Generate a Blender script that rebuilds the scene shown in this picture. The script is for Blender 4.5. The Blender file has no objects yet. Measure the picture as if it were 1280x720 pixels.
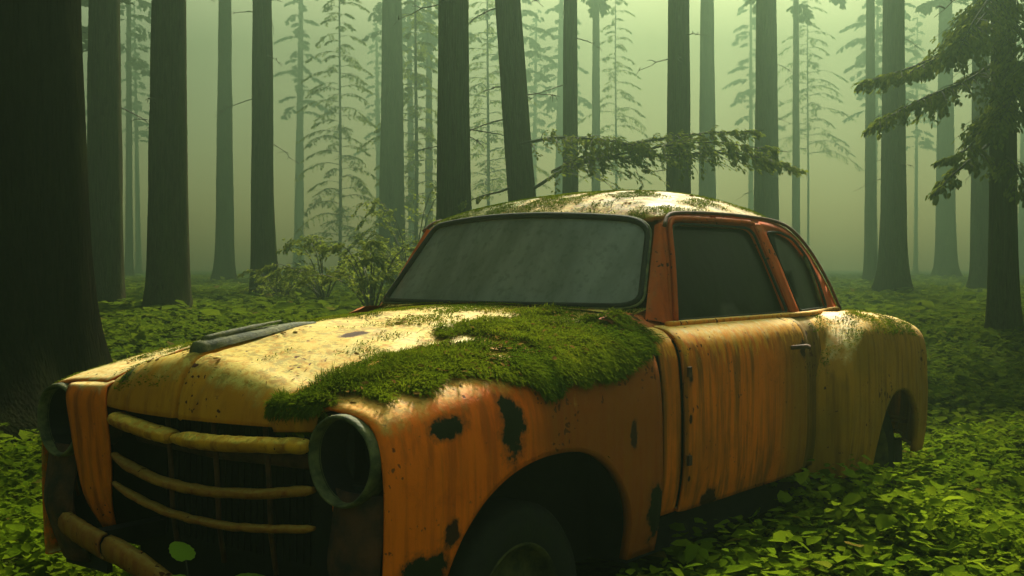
import bpy, math, random
import numpy as np
from mathutils import Vector, Matrix
from mathutils.geometry import delaunay_2d_cdt
R = math.radians
random.seed(7)
rng = np.random.default_rng(11)
SC = bpy.context.scene
COL = SC.collection

# ------------------------------------------------------------------ basics
def mesh(name, V, F, smooth=True, attrs=None):
    me = bpy.data.meshes.new(name)
    V = np.asarray(V, np.float32).reshape(-1, 3)
    if isinstance(F, np.ndarray):
        n, k = F.shape
        me.vertices.add(len(V)); me.vertices.foreach_set('co', V.ravel())
        me.loops.add(n*k); me.loops.foreach_set('vertex_index', F.astype(np.int32).ravel())
        me.polygons.add(n)
        me.polygons.foreach_set('loop_start', np.arange(0, n*k, k, dtype=np.int32))
        me.update(calc_edges=True)
    else:
        me.from_pydata([tuple(map(float, v)) for v in V], [], F)
    if smooth:
        me.polygons.foreach_set('use_smooth', np.ones(len(me.polygons), bool))
    if attrs:
        for k_, a in attrs.items():
            at = me.attributes.new(k_, 'FLOAT', 'FACE')
            at.data.foreach_set('value', np.asarray(a, np.float32))
    me.update()
    return me

def obj(name, me, mat=None, parent=None, label=None):
    o = bpy.data.objects.new(name, me)
    COL.objects.link(o)
    if mat and not me.materials: me.materials.append(mat)
    if parent: o.parent = parent
    if label: o['label'] = label
    return o

def tag(o, label=None, cat=None, group=None, kind=None):
    if label: o['label'] = label
    if cat: o['category'] = cat
    if group: o['group'] = group
    if kind: o['kind'] = kind
    return o

def empty(name, loc=(0, 0, 0), rz=0, label=None, cat=None, group=None):
    o = bpy.data.objects.new(name, None)
    COL.objects.link(o); o.location = loc; o.rotation_euler = (0, 0, rz)
    return tag(o, label, cat, group)

def solid(o, t, off=-1.0):
    # faces of a shell look away from the long axis of the car, thickness goes inwards
    me = o.data; s_ = 0.
    for p in me.polygons:
        c = p.center; s_ += p.area*(p.normal.y*c.y+p.normal.z*(c.z-.45)+(p.normal.x*(c.x+1.3)*.5))
    if s_ < 0: me.flip_normals()
    if off: off = -1.0
    m = o.modifiers.new('thick', 'SOLIDIFY'); m.thickness = t; m.offset = off
    return o

def catmull(P, n):
    P = np.asarray(P, float)
    Q = np.vstack([2*P[0]-P[1], P, 2*P[-1]-P[-2]])
    out = []
    m = len(P)-1
    for s in np.linspace(0, m, n):
        i = min(int(s), m-1); t = s-i
        a, b, c, d = Q[i:i+4]
        out.append(.5*((2*b)+(c-a)*t+(2*a-5*b+4*c-d)*t*t+(3*b-a-3*c+d)*t**3))
    return np.array(out)

def grid_faces(nu, nv):
    i = np.arange(nu-1)[:, None]*nv+np.arange(nv-1)[None]
    i = i.ravel()
    return np.stack([i, i+nv, i+nv+1, i+1], 1)

def tube(P, rad, n=8, caps=True, squash=1.0):
    """tube along the points P, radius scalar or list"""
    P = np.asarray(P, float); m = len(P)
    rad = np.broadcast_to(np.asarray(rad, float), (m,))
    T = np.gradient(P, axis=0); T /= np.linalg.norm(T, axis=1)[:, None]+1e-9
    up = np.array([0, 0, 1.]) if abs(T[0][2]) < .9 else np.array([1., 0, 0])
    V = []
    N = np.cross(T[0], up); N /= np.linalg.norm(N)
    for i in range(m):
        N = N-T[i]*np.dot(N, T[i]); N /= np.linalg.norm(N)+1e-9
        B = np.cross(T[i], N)
        for k in range(n):
            a = 2*math.pi*k/n
            V.append(P[i]+rad[i]*(N*math.cos(a)+B*math.sin(a)*squash))
    F = []
    for i in range(m-1):
        for k in range(n):
            F.append((i*n+k, i*n+(k+1) % n, (i+1)*n+(k+1) % n, (i+1)*n+k))
    if caps:
        F.append(tuple(range(n))[::-1]); F.append(tuple((m-1)*n+k for k in range(n)))
    return np.array(V), F

class MB:
    def __init__(s): s.V = []; s.F = []; s.n = 0
    def add(s, V, F):
        s.V.append(np.asarray(V, float).reshape(-1, 3))
        s.F += [tuple(int(q)+s.n for q in f) for f in (F.tolist() if isinstance(F, np.ndarray) else F)]
        s.n += len(s.V[-1]); return s
    def box(s, a, b):
        x0, y0, z0 = a; x1, y1, z1 = b
        V = [(x0,y0,z0),(x1,y0,z0),(x1,y1,z0),(x0,y1,z0),(x0,y0,z1),(x1,y0,z1),(x1,y1,z1),(x0,y1,z1)]
        return s.add(V, [(0,3,2,1),(4,5,6,7),(0,1,5,4),(1,2,6,5),(2,3,7,6),(3,0,4,7)])
    def build(s, name, mat, parent=None, smooth=True, label=None):
        return obj(name, mesh(name, np.vstack(s.V), s.F, smooth), mat, parent, label)

def sheet(outline, holes, fn, step):
    """flat region in (u,v) with holes, filled with interior points, mapped to 3-D by fn"""
    def dens(L):
        out = []
        for i in range(len(L)):
            a = np.array(L[i], float); b = np.array(L[(i+1) % len(L)], float)
            k = max(1, int(math.ceil(np.linalg.norm(b-a)/step)))
            for j in range(k): out.append(tuple(a+(b-a)*j/k))
        return out
    def inside(p, L):
        c = False; x, y = p; j = len(L)-1
        for i in range(len(L)):
            if (L[i][1] > y) != (L[j][1] > y) and x < (L[j][0]-L[i][0])*(y-L[i][1])/(L[j][1]-L[i][1]+1e-12)+L[i][0]: c = not c
            j = i
        return c
    loops = [dens(outline)]+[dens(h) for h in holes]
    pts = []; edges = []
    for L in loops:
        n0 = len(pts); pts += L
        edges += [(n0+i, n0+(i+1) % len(L)) for i in range(len(L))]
    bp = np.array(pts)
    us = np.arange(bp[:, 0].min()+step/2, bp[:, 0].max(), step)
    vs = np.arange(bp[:, 1].min()+step/2, bp[:, 1].max(), step)
    for u in us:
        for v in vs:
            if np.min((bp[:, 0]-u)**2+(bp[:, 1]-v)**2) < (step*.5)**2: continue
            pts.append((u, v))
    vo, eo, fo, *_ = delaunay_2d_cdt([Vector((float(a), float(b))) for a, b in pts], edges, [], 0, 1e-6)
    F = []
    for f in fo:
        c = sum((vo[i] for i in f), Vector((0, 0)))/len(f)
        if inside(c, loops[0]) and not any(inside(c, h) for h in loops[1:]): F.append(tuple(f))
    return [fn(v.x, v.y) for v in vo], F

def rounded(P, r=.2, n=5):
    """rounds the corners of a polygon; r = list or scalar of corner radii"""
    out = []; m = len(P)
    for i in range(m):
        a, b, c = (np.array(P[j % m], float) for j in (i-1, i, i+1))
        rr = r[i] if isinstance(r, (list, tuple)) else r
        if rr <= 0: out.append(tuple(b)); continue
        d1 = (a-b)/np.linalg.norm(a-b); d2 = (c-b)/np.linalg.norm(c-b)
        p, q = b+d1*min(rr, np.linalg.norm(a-b)*.5), b+d2*min(rr, np.linalg.norm(c-b)*.5)
        for t in np.linspace(0, 1, n): out.append(tuple(p*(1-t)**2+2*b*t*(1-t)+q*t*t))
    return out

def vnoise(x, y, seed=0):
    """smooth 2-D value noise in 0..1 (numpy)"""
    x = np.asarray(x, float); y = np.asarray(y, float)
    xi = np.floor(x).astype(np.int64); yi = np.floor(y).astype(np.int64)
    fx = x-xi; fy = y-yi; fx = fx*fx*(3-2*fx); fy = fy*fy*(3-2*fy)
    def h(a, b):
        n = (a*374761393+b*668265263+seed*974711) & 0x7fffffff
        n = ((n ^ (n >> 13))*1274126177) & 0x7fffffff
        return ((n ^ (n >> 16)) & 0xffff)/65535.
    return (h(xi, yi)*(1-fx)+h(xi+1, yi)*fx)*(1-fy)+(h(xi, yi+1)*(1-fx)+h(xi+1, yi+1)*fx)*fy
def fbm(x, y, seed=0, o=4):
    s = 0; a = .5
    for k in range(o): s = s+a*vnoise(x*2**k, y*2**k, seed+k*17); a *= .5
    return s/(1-.5**o)

# ------------------------------------------------------------------ materials
class NT:
    def __init__(s, name):
        s.m = bpy.data.materials.new(name); s.m.use_nodes = True
        s.t = s.m.node_tree; s.t.nodes.clear()
        s.out = s.n('ShaderNodeOutputMaterial')
        s._tc = None
    def n(s, typ, **kw):
        n = s.t.nodes.new(typ)
        for k, v in kw.items():
            if k in n.bl_rna.properties.keys(): setattr(n, k, v)
            else: n.inputs[k].default_value = v
        return n
    def l(s, a, b): s.t.links.new(a, b)
    def tc(s):
        if not s._tc: s._tc = s.n('ShaderNodeTexCoord')
        return s._tc.outputs['Object']
    def noise(s, scale, detail=4, rough=.55, vec=None, stretch=None, dist=0):
        v = vec or s.tc()
        if stretch:
            mp = s.n('ShaderNodeMapping'); mp.inputs['Scale'].default_value = stretch
            s.l(v, mp.inputs[0]); v = mp.outputs[0]
        n = s.n('ShaderNodeTexNoise'); n.inputs['Scale'].default_value = scale
        n.inputs['Detail'].default_value = detail; n.inputs['Roughness'].default_value = rough
        n.inputs['Distortion'].default_value = dist
        s.l(v, n.inputs['Vector']); return n.outputs['Fac']
    def ramp(s, fac, lo, hi, a=0., b=1., smooth=True):
        n = s.n('ShaderNodeMapRange'); n.interpolation_type = 'SMOOTHSTEP' if smooth else 'LINEAR'
        n.inputs['From Min'].default_value = lo; n.inputs['From Max'].default_value = hi
        n.inputs['To Min'].default_value = a; n.inputs['To Max'].default_value = b
        s.l(fac, n.inputs['Value']); return n.outputs['Result']
    def math(s, op, a, b=None, c=None):
        n = s.n('ShaderNodeMath'); n.operation = op
        for i, v in enumerate((a, b, c)):
            if v is None: continue
            if isinstance(v, (int, float)): n.inputs[i].default_value = v
            else: s.l(v, n.inputs[i])
        return n.outputs[0]
    def mix(s, fac, a, b):
        n = s.n('ShaderNodeMix'); n.data_type = 'RGBA'
        for i, v in ((0, fac), (6, a), (7, b)):
            if isinstance(v, (int, float)): n.inputs[i].default_value = v
            elif isinstance(v, tuple): n.inputs[i].default_value = (*v, 1)
            else: s.l(v, n.inputs[i])
        return n.outputs[2]
    def bump(s, h, strength=.4, dist=.01, nrm=None):
        n = s.n('ShaderNodeBump'); n.inputs['Strength'].default_value = strength
        n.inputs['Distance'].default_value = dist; s.l(h, n.inputs['Height'])
        if nrm: s.l(nrm, n.inputs['Normal'])
        return n.outputs[0]
    def pbr(s, color, rough=.6, metal=0., bump=None, spec=.5, alpha=None):
        n = s.n('ShaderNodeBsdfPrincipled')
        for k, v in (('Base Color', color), ('Roughness', rough), ('Metallic', metal), ('Specular IOR Level', spec)):
            if isinstance(v, tuple): n.inputs[k].default_value = (*v, 1)
            elif isinstance(v, (int, float)): n.inputs[k].default_value = v
            else: s.l(v, n.inputs[k])
        if bump: s.l(bump, n.inputs['Normal'])
        return n
    def fin(s, sh): s.l(sh, s.out.inputs['Surface']); return s.m

def simple(name, c, rough=.6, metal=0., var=.35, scale=8., bump=.3, c2=None):
    t = NT(name); f = t.noise(scale, 5)
    c2 = c2 or tuple(x*(1-var) for x in c)
    col = t.mix(t.ramp(f, .3, .7), c, c2)
    return t.fin(t.pbr(col, rough, metal, t.bump(t.noise(scale*5, 4), bump, .004)).outputs[0])

MOSS = (.085, .115, .010)
def paint_mat(name, fade=1., moss=.0, main=(.62,.135,.008), alt=(.40,.16,.010), deep=(.20,.040,.006), spots=(), moss_bias=0., gradx=None, streak=1., cream=(.80,.56,.17), rust=1., ny=None, mottle=0., drip=None):
    t = NT(name); tc = t.tc()
    sep = t.n('ShaderNodeSeparateXYZ'); t.l(tc, sep.inputs[0])
    X, Y, Z = sep.outputs
    g = t.n('ShaderNodeNewGeometry'); sn = t.n('ShaderNodeSeparateXYZ'); t.l(g.outputs['Normal'], sn.inputs[0])
    up = sn.outputs[2]
    big = t.noise(2.3, 4); mid = t.noise(9, 6, .65); fine = t.noise(45, 5, .7)
    st = t.noise(1.0, 5, .6, stretch=(26, 26, 1.6)); st2 = t.noise(1.0, 4, .6, stretch=(34, 34, 2.6))
    col = t.mix(t.ramp(big, .38, .62), main, alt)
    if gradx:
        gx = t.math('ADD', t.ramp(X, gradx[0], gradx[1]), t.math('MULTIPLY', t.math('SUBTRACT', big, .5), 1.2))
        col = t.mix(t.ramp(gx, .2, .8), gradx[2], col)
    # soft vertical run marks
    col = t.mix(t.math('MULTIPLY', t.ramp(st, .42, .68), .75*streak), col, deep)
    col = t.mix(t.math('MULTIPLY', t.ramp(st2, .50, .75), .35*streak), col, (.30, .125, .010))
    col = t.mix(t.math('MULTIPLY', t.ramp(mid, .55, .75), .35), col, deep)
    # chalked pale paint where rain and sun reach it
    if fade > 0:
        f = t.math('ADD', up, t.math('MULTIPLY', t.math('SUBTRACT', mid, .5), 1.3))
        f = t.math('ADD', f, t.math('MULTIPLY', t.math('SUBTRACT', st, .5), .8))
        f = t.math('MULTIPLY', t.ramp(f, .38, .95), fade)
        cr = t.mix(t.ramp(mid, .40, .62), cream, (cream[0]*.85, cream[1]*.62, cream[2]*.42))
        cr = t.mix(t.ramp(fine, .35, .6), cr, (min(1, cream[0]*1.06), cream[1]*1.2, cream[2]*1.7))
        col = t.mix(f, col, cr)
        if mottle > 0:
            mo = t.noise(30, 6, .75, dist=.6); m2 = t.ramp(t.noise(7, 4), .3, .7, -.06, .08)
            mo = t.ramp(t.math('ADD', mo, m2), .50, .56, 0, mottle)
            mo = t.math('MULTIPLY', mo, t.math('MINIMUM', f, 1.))
            col = t.mix(mo, col, t.mix(t.ramp(fine, .4, .6), (.26, .12, .012), (.13, .12, .014)))
    if drip:               # pale run marks below the belt line
        dr = t.math('ADD', t.ramp(Z, drip[0], drip[1], -.55, .35), t.math('MULTIPLY', t.math('SUBTRACT', t.noise(1.0, 5, .7, stretch=(30, 30, 3.0)), .5), 2.4))
        col = t.mix(t.ramp(dr, .0, .45, 0, .55), col, (.88, .40, .03))
    # rust flecks and flaked holes in the paint
    vor = t.n('ShaderNodeTexVoronoi'); vor.inputs['Scale'].default_value = 34
    wv = t.n('ShaderNodeVectorMath'); wv.operation = 'ADD'; t.l(tc, wv.inputs[0])
    nz = t.n('ShaderNodeTexNoise'); nz.inputs['Scale'].default_value = 30; t.l(tc, nz.inputs['Vector'])
    sc_ = t.n('ShaderNodeVectorMath'); sc_.operation = 'SCALE'; sc_.inputs[3].default_value = .05
    t.l(nz.outputs['Color'], sc_.inputs[0]); t.l(sc_.outputs[0], wv.inputs[1]); t.l(wv.outputs[0], vor.inputs['Vector'])
    thr = t.ramp(t.noise(5.5, 3), .45, .75, .03, .42)
    fl = t.math('MULTIPLY', t.ramp(t.math('SUBTRACT', thr, vor.outputs['Distance']), 0, .06), rust)
    fl2 = t.math('MULTIPLY', t.ramp(fine, .63, .72), .8*rust)
    fl = t.math('MAXIMUM', fl, fl2)
    col = t.mix(fl, col, (.085, .026, .008))
    dark = fl
    # holes and bare patches standing at fixed places on the panel
    for (cx, cy, cz, rx, ry, rz, kind) in spots:
        sub = t.n('ShaderNodeVectorMath'); sub.operation = 'SUBTRACT'; t.l(tc, sub.inputs[0]); sub.inputs[1].default_value = (cx, cy, cz)
        dv = t.n('ShaderNodeVectorMath'); dv.operation = 'DIVIDE'; t.l(sub.outputs[0], dv.inputs[0]); dv.inputs[1].default_value = (rx, ry, rz)
        ln = t.n('ShaderNodeVectorMath'); ln.operation = 'LENGTH'; t.l(dv.outputs[0], ln.inputs[0])
        d = t.math('ADD', ln.outputs['Value'], t.math('MULTIPLY', t.math('SUBTRACT', t.noise(16, 6, .7), .5), 2.6))
        m = t.ramp(d, .85, 1.08, 1, 0)
        halo = t.ramp(d, .95, 1.5, .6, 0)
        col = t.mix(halo, col, (.17, .055, .012))
        col = t.mix(m, col, {0: (.018, .022, .007), 1: (.05, .02, .008), 2: (.03, .05, .008)}[kind])
        dark = t.math('MAXIMUM', dark, m)
    # thin moss and algae film
    if moss > 0:
        a = t.math('ADD', t.math('MULTIPLY', t.math('SUBTRACT', t.noise(4.2, 6, .7), .5), 2.2), t.math('MULTIPLY', t.math('SUBTRACT', fine, .5), 1.5))
        a = t.math('ADD', a, t.math('MULTIPLY', up, .35))
        if ny is not None:     # thicker towards one side of the car
            a = t.math('ADD', a, t.ramp(Y, ny[0], ny[1], ny[2], ny[3]))
        mm = t.ramp(t.math('ADD', a, moss_bias), .35, .65, 0, moss)
        col = t.mix(mm, col, t.mix(t.ramp(t.noise(60, 3), .35, .65), MOSS, (.20, .19, .025)))
    h = t.math('ADD', t.math('MULTIPLY', fine, .5), t.math('MULTIPLY', mid, .8))
    h = t.math('SUBTRACT', h, t.math('MULTIPLY', dark, .5))
    b = t.bump(h, .45, .006)
    r = t.ramp(mid, .3, .7, .58, .80)
    r = t.math('MAXIMUM', r, t.math('MULTIPLY', dark, .85))
    return t.fin(t.pbr(col, r, 0., b, .16).outputs[0])

def leaf_mat(name, a, b, c=None, trans=.35, rough=.5):
    t = NT(name)
    at = t.n('ShaderNodeAttribute'); at.attribute_name = 'rnd'
    col = t.mix(at.outputs['Fac'], a, b)
    if c: col = t.mix(t.ramp(at.outputs['Fac'], .9, .97), col, c)
    p = t.pbr(col, rough, 0, None, 0.)
    tr = t.n('ShaderNodeBsdfTranslucent'); t.l(col, tr.inputs[0])
    mx = t.n('ShaderNodeMixShader'); mx.inputs[0].default_value = trans
    t.l(p.outputs[0], mx.inputs[1]); t.l(tr.outputs[0], mx.inputs[2])
    return t.fin(mx.outputs[0])

def bark_mat(name, a, b, mossy=.5, lich=.55):
    t = NT(name)
    v = t.n('ShaderNodeTexVoronoi'); v.inputs['Scale'].default_value = 1.
    mp = t.n('ShaderNodeMapping'); mp.inputs['Scale'].default_value = (22, 22, 5); t.l(t.tc(), mp.inputs[0])
    t.l(mp.outputs[0], v.inputs['Vector'])
    f = t.noise(1., 6, .7, stretch=(14, 14, 2.5))
    col = t.mix(t.ramp(f, .3, .7), a, b)
    col = t.mix(t.ramp(t.noise(3.2, 6, .75), .5, .66, 0, .7), col, tuple(x*.35 for x in a))
    col = t.mix(t.ramp(t.noise(5.5, 7, .8), .56, .68, 0, lich), col, (.075, .078, .045))
    m = t.ramp(t.noise(1.3, 6, .7), .42, .68, 0, mossy)
    col = t.mix(m, col, (.05, .065, .012))
    h = t.math('ADD', f, t.math('MULTIPLY', v.outputs['Distance'], .6))
    return t.fin(t.pbr(col, .95, 0, t.bump(h, .8, .03), 0.).outputs[0])

M_black = simple('sooty_black', (.010, .010, .008), .85, c2=(.004, .004, .003))  # near black, also stands in for shade inside the wheel wells
M_rubber = simple('perished_rubber', (.011, .011, .008), .85, c2=(.015, .018, .006), scale=14)
M_chrome = simple('mossy_chrome', (.15, .145, .045), .8, .0, scale=22, c2=(.030, .038, .010), bump=.6)
M_rust = simple('brown_rust', (.12, .045, .014), .85, scale=18, c2=(.05, .022, .009), bump=.7)
M_seat = simple('rotten_seat_cloth', (.06, .05, .03), .95, scale=20)
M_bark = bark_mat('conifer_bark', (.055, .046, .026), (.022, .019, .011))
M_bark_dark = bark_mat('dark_wet_bark', (.010, .009, .005), (.003, .003, .002), .10, .0)  # bark coloured almost black, deep shade painted into the left trunk
M_twig = simple('twig_bark', (.045, .038, .018), .9, scale=10)
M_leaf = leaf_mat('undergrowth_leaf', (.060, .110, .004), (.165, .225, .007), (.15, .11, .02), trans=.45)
M_leaf_shade = leaf_mat('dim_herb_leaf', (.040, .070, .004), (.105, .140, .007), (.10, .08, .02), trans=.35)  # darker copy of the undergrowth leaf, shade put into its colour
M_leaf_young = leaf_mat('young_leaf', (.11, .18, .006), (.25, .32, .012), trans=.5)  # brighter leaf colour, paints in a patch of sunlight beside the car
M_leaf_big = leaf_mat('broad_leaf', (.34, .52, .04), (.44, .60, .06), trans=.5)  # albedo raised so that leaves lying in shade look lit
M_needle = leaf_mat('conifer_spray', (.090, .120, .012), (.17, .195, .022), trans=.5)
M_needle_dark = leaf_mat('conifer_crown_leaf', (.035, .055, .010), (.06, .085, .014), trans=.25)
M_mossleaf = leaf_mat('moss_fibre', (.050, .090, .004), (.180, .215, .008), (.28, .23, .02), trans=.3, rough=.8)

# ------------------------------------------------------------------ terrain
def sstep(a, b, x):
    t = np.clip((np.asarray(x, float)-a)/(b-a), 0, 1); return t*t*(3-2*t)
def ground_z(x, y):
    x = np.asarray(x, float); y = np.asarray(y, float)
    d = np.hypot(x*.55, y)
    z = .62*sstep(5.2, 15, d)+.10*sstep(16, 60, d)
    z = z+(fbm(x*.35, y*.35, 5)-.5)*.22*sstep(5, 9, d)+(fbm(x*1.7, y*1.7, 9, 3)-.5)*.07
    return z
def build_ground():
    a = np.concatenate([-np.geomspace(7, 150, 46)[::-1], np.linspace(-6.9, 6.9, 150)])
    a = np.concatenate([a, np.geomspace(7, 150, 46)])
    b = np.concatenate([-np.geomspace(4, 120, 26)[::-1], np.linspace(-3.9, 16, 180), np.geomspace(16.3, 170, 60)])
    X, Y = np.meshgrid(a, b, indexing='ij')
    Z = ground_z(X, Y)
    me = mesh('ground', np.stack([X, Y, Z], -1), grid_faces(len(a), len(b)))
    t = NT('forest_floor')
    f = t.noise(1.2, 6, .7); g2 = t.noise(14, 6, .7)
    col = t.mix(t.ramp(f, .35, .65), (.030, .052, .006), (.060, .085, .008))
    col = t.mix(t.ramp(g2, .45, .7), col, (.022, .018, .009))
    m = t.fin(t.pbr(col, .95, 0, t.bump(g2, .9, .05), 0.).outputs[0])
    tag(obj('ground', me, m), 'forest floor of dark soil and low green growth under the trees', 'ground', kind='structure')
build_ground()

# ------------------------------------------------------------------ leaves
def leaf_cloud(C, D, N, L, W, droop=.15, rnd=None):
    """each leaf: folded oval of two quads. C base, D direction, N normal"""
    C = np.asarray(C, float); D = D/(np.linalg.norm(D, axis=1)[:, None]+1e-9)
    S = np.cross(D, N); S /= np.linalg.norm(S, axis=1)[:, None]+1e-9
    U = np.cross(S, D)
    L = np.asarray(L)[:, None]; W = np.asarray(W)[:, None]
    def p(a, b, c): return C+D*L*a+S*W*b+U*L*c
    V = np.stack([p(0, 0, 0), p(.30, .5, .05), p(.72, .40, .02-droop*.5), p(1, 0, -droop), p(.72, -.40, .02-droop*.5), p(.30, -.5, .05)], 1)
    n = len(C); i = np.arange(n)[:, None]*6
    F = np.concatenate([i+np.array([[0, 1, 2, 3]]), i+np.array([[0, 3, 4, 5]])], 1).reshape(-1, 4)
    if rnd is None: rnd = rng.random(n)
    return V.reshape(-1, 3), F, np.repeat(rnd, 2)

def rot_dirs(n, tilt_lo, tilt_hi):
    a = rng.random(n)*2*math.pi; e = R(1)*(tilt_lo+(tilt_hi-tilt_lo)*rng.random(n))
    return np.stack([np.cos(a)*np.cos(e), np.sin(a)*np.cos(e), np.sin(e)], 1)

# car frame ---------------------------------------------------------------
CAR_X, CAR_Y, CAR_YAW = -.5151, 3.984, .6631
cs, cc = math.sin(CAR_YAW), math.cos(CAR_YAW)
def car_local(X, Y):
    dx = X-CAR_X; dy = Y-CAR_Y
    return -cs*dx-cc*dy, cc*dx-cs*dy
def car_world(x, y):
    return CAR_X-cs*x+cc*y, CAR_Y-cc*x-cs*y

def undergrowth(name, n, region, size, hmax, label, per=7, lift=None, mat=None, seed=0, minden=.15):
    """region(n) -> world x,y ; plants of `per` leaves round short stems"""
    X, Y = region(n)
    lx, ly = car_local(X, Y)
    keep = ~((lx < .80) & (lx > -3.45) & (np.abs(ly) < .74))
    dens = fbm(X*.9, Y*.9, 31+seed)
    keep &= rng.random(len(X)) < np.clip((dens-.25)*3.2, minden, 1)
    X = X[keep]; Y = Y[keep]; dens = dens[keep]
    G = ground_z(X, Y)
    m = len(X)
    H = hmax*(.25+.75*rng.random(m))*(.4+.9*fbm(X*1.3, Y*1.3, 77+seed))
    if lift is not None: H = H*lift(X, Y)
    k = per
    Xr = np.repeat(X, k); Yr = np.repeat(Y, k); Gr = np.repeat(G, k); Hr = np.repeat(H, k)
    D = rot_dirs(m*k, -28, 30)
    off = rng.random(m*k)*size*.9
    tier = rng.random(m*k)**.6
    C = np.stack([Xr, Yr, Gr+Hr*tier], 1)+D*off[:, None]*np.array([1, 1, .4])
    N = np.stack([rng.normal(0, .28, m*k), rng.normal(0, .28, m*k), np.ones(m*k)], 1)
    L = size*np.clip(rng.lognormal(-.08, .42, m*k), .35, 2.3); W = L*(.55+.3*rng.random(m*k))
    rn = np.clip(.7*np.repeat(rng.random(m), k)+.3*rng.random(m*k), 0, 1)
    V, F, rr = leaf_cloud(C, D, N, L, W, .2, rn)
    o = obj(name, mesh(name, V, F, False, {'rnd': rr}), mat or M_leaf)
    return tag(o, label, 'ground cover', kind='stuff')

def wedge(y0, y1, x0, x1, p=1.):
    """points in the ground band y0..y1 in front of the camera, widening with distance"""
    def f(n):
        y = y0+(y1-y0)*rng.random(n)**p
        s = y*.50+.9
        x = (x0+(x1-x0)*rng.random(n))*s
        return x, y
    return f
def near_lift(X, Y):
    lx, ly = car_local(X, Y)
    return 1+1.6*np.exp(-((ly-1.05)/.30)**2)*sstep(-.9, -1.4, lx)*(1-sstep(-3.0, -3.6, lx))*0+.55*np.exp(-((ly-1.1)/.35)**2)
undergrowth('leafy_undergrowth', 17000, wedge(2.9, 7.2, -1.1, 1.1), .046, .24, 'small bright green leafy plants crowding the ground round the rusty car', 7, near_lift)
def beside_car(n):
    lx = -.95-3.1*rng.random(n); ly = .80+1.0*rng.random(n)**1.4
    return car_world(lx, ly)
def mound(X, Y):
    lx, ly = car_local(X, Y)
    return (.35+.65*sstep(-1.0, -1.9, lx))*(1-.45*sstep(.9, 1.8, ly))*(1-.80*sstep(-2.05, -2.4, lx))
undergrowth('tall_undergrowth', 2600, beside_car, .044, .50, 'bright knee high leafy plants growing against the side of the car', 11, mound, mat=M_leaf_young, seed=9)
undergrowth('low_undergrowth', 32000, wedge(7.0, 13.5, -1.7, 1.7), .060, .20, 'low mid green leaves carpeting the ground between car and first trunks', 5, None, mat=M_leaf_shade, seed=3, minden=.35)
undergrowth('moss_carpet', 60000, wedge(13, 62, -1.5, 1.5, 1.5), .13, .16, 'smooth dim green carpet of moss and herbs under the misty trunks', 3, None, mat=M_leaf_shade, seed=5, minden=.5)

# ------------------------------------------------------------------ the car
car = empty('rusty_car', (CAR_X, CAR_Y, 0), 0,
            'rusty orange vintage car with mossy hood, abandoned in a misty forest', 'car')
# local x forward, y to its left: matrix built from the fitted yaw
car.rotation_euler = (0, 0, math.atan2(-cc, -cs))

def dent(x, y, z):
    return (fbm(x*3.1+4, z*3.3+y*1.7, 41)-.5)*.010

FX = [.745, .72, .60, .30, -.10, -.45, -.62]
FS = [[(.43,.846),(.63,.853),(.735,.822),(.772,.735),(.782,.62),(.778,.45),(.76,.25)],
      [(.42,.878),(.63,.868),(.750,.838),(.790,.745),(.800,.62),(.795,.45),(.775,.25)],
      [(.425,.922),(.64,.905),(.768,.868),(.812,.775),(.822,.62),(.815,.45),(.79,.25)],
      [(.468,.982),(.66,.958),(.785,.912),(.830,.815),(.840,.65),(.835,.45),(.80,.25)],
      [(.50,1.014),(.680,.985),(.790,.940),(.835,.842),(.845,.68),(.840,.45),(.80,.25)],
      [(.52,1.034),(.700,1.004),(.792,.958),(.832,.87),(.842,.70),(.838,.45),(.80,.25)],
      [(.57,1.050),(.715,1.012),(.790,.968),(.826,.885),(.840,.70),(.835,.45),(.80,.25)]]
BX = [-.62, -1.2, -1.8, -2.2, -2.7, -3.0, -3.2, -3.33, -3.40, -3.43]
BS = [[(.700,1.034),(.762,1.018),(.806,.972),(.828,.885),(.836,.70),(.830,.50),(.795,.33)],
      [(.700,1.036),(.765,1.020),(.810,.975),(.832,.885),(.838,.70),(.832,.50),(.800,.33)],
      [(.695,1.036),(.765,1.020),(.808,.975),(.828,.885),(.834,.70),(.828,.50),(.800,.33)],
      [(.66,1.036),(.750,1.020),(.805,.972),(.828,.885),(.834,.70),(.828,.50),(.80,.30)],
      [(.58,1.034),(.71,1.012),(.79,.960),(.822,.875),(.828,.70),(.824,.50),(.80,.28)],
      [(.56,1.000),(.69,.985),(.775,.940),(.812,.86),(.820,.70),(.818,.50),(.79,.28)],
      [(.54,.955),(.67,.945),(.755,.91),(.795,.84),(.806,.70),(.80,.50),(.77,.30)],
      [(.52,.90),(.65,.893),(.73,.865),(.768,.80),(.780,.68),(.775,.50),(.75,.32)],
      [(.50,.83),(.62,.825),(.70,.80),(.735,.75),(.748,.66),(.742,.50),(.72,.34)],
      [(.46,.74),(.57,.74),(.645,.725),(.68,.69),(.69,.62),(.685,.50),(.67,.36)]]

def section(xs, secs, x, n=60):
    order = np.argsort(xs); X_ = np.array(xs)[order]; S_ = np.array(secs)[order]
    # Catmull-Rom style cubic through the stations
    i = int(np.clip(np.searchsorted(X_, x)-1, 0, len(X_)-2))
    t = (x-X_[i])/(X_[i+1]-X_[i])
    def m(j):
        a, b = max(j-1, 0), min(j+1, len(X_)-1)
        return (S_[b]-S_[a])/(X_[b]-X_[a])
    h = X_[i+1]-X_[i]
    P = (2*t**3-3*t*t+1)*S_[i]+(t**3-2*t*t+t)*h*m(i)+(-2*t**3+3*t*t)*S_[i+1]+(t**3-t*t)*h*m(i+1)
    return catmull(P, n)

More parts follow.
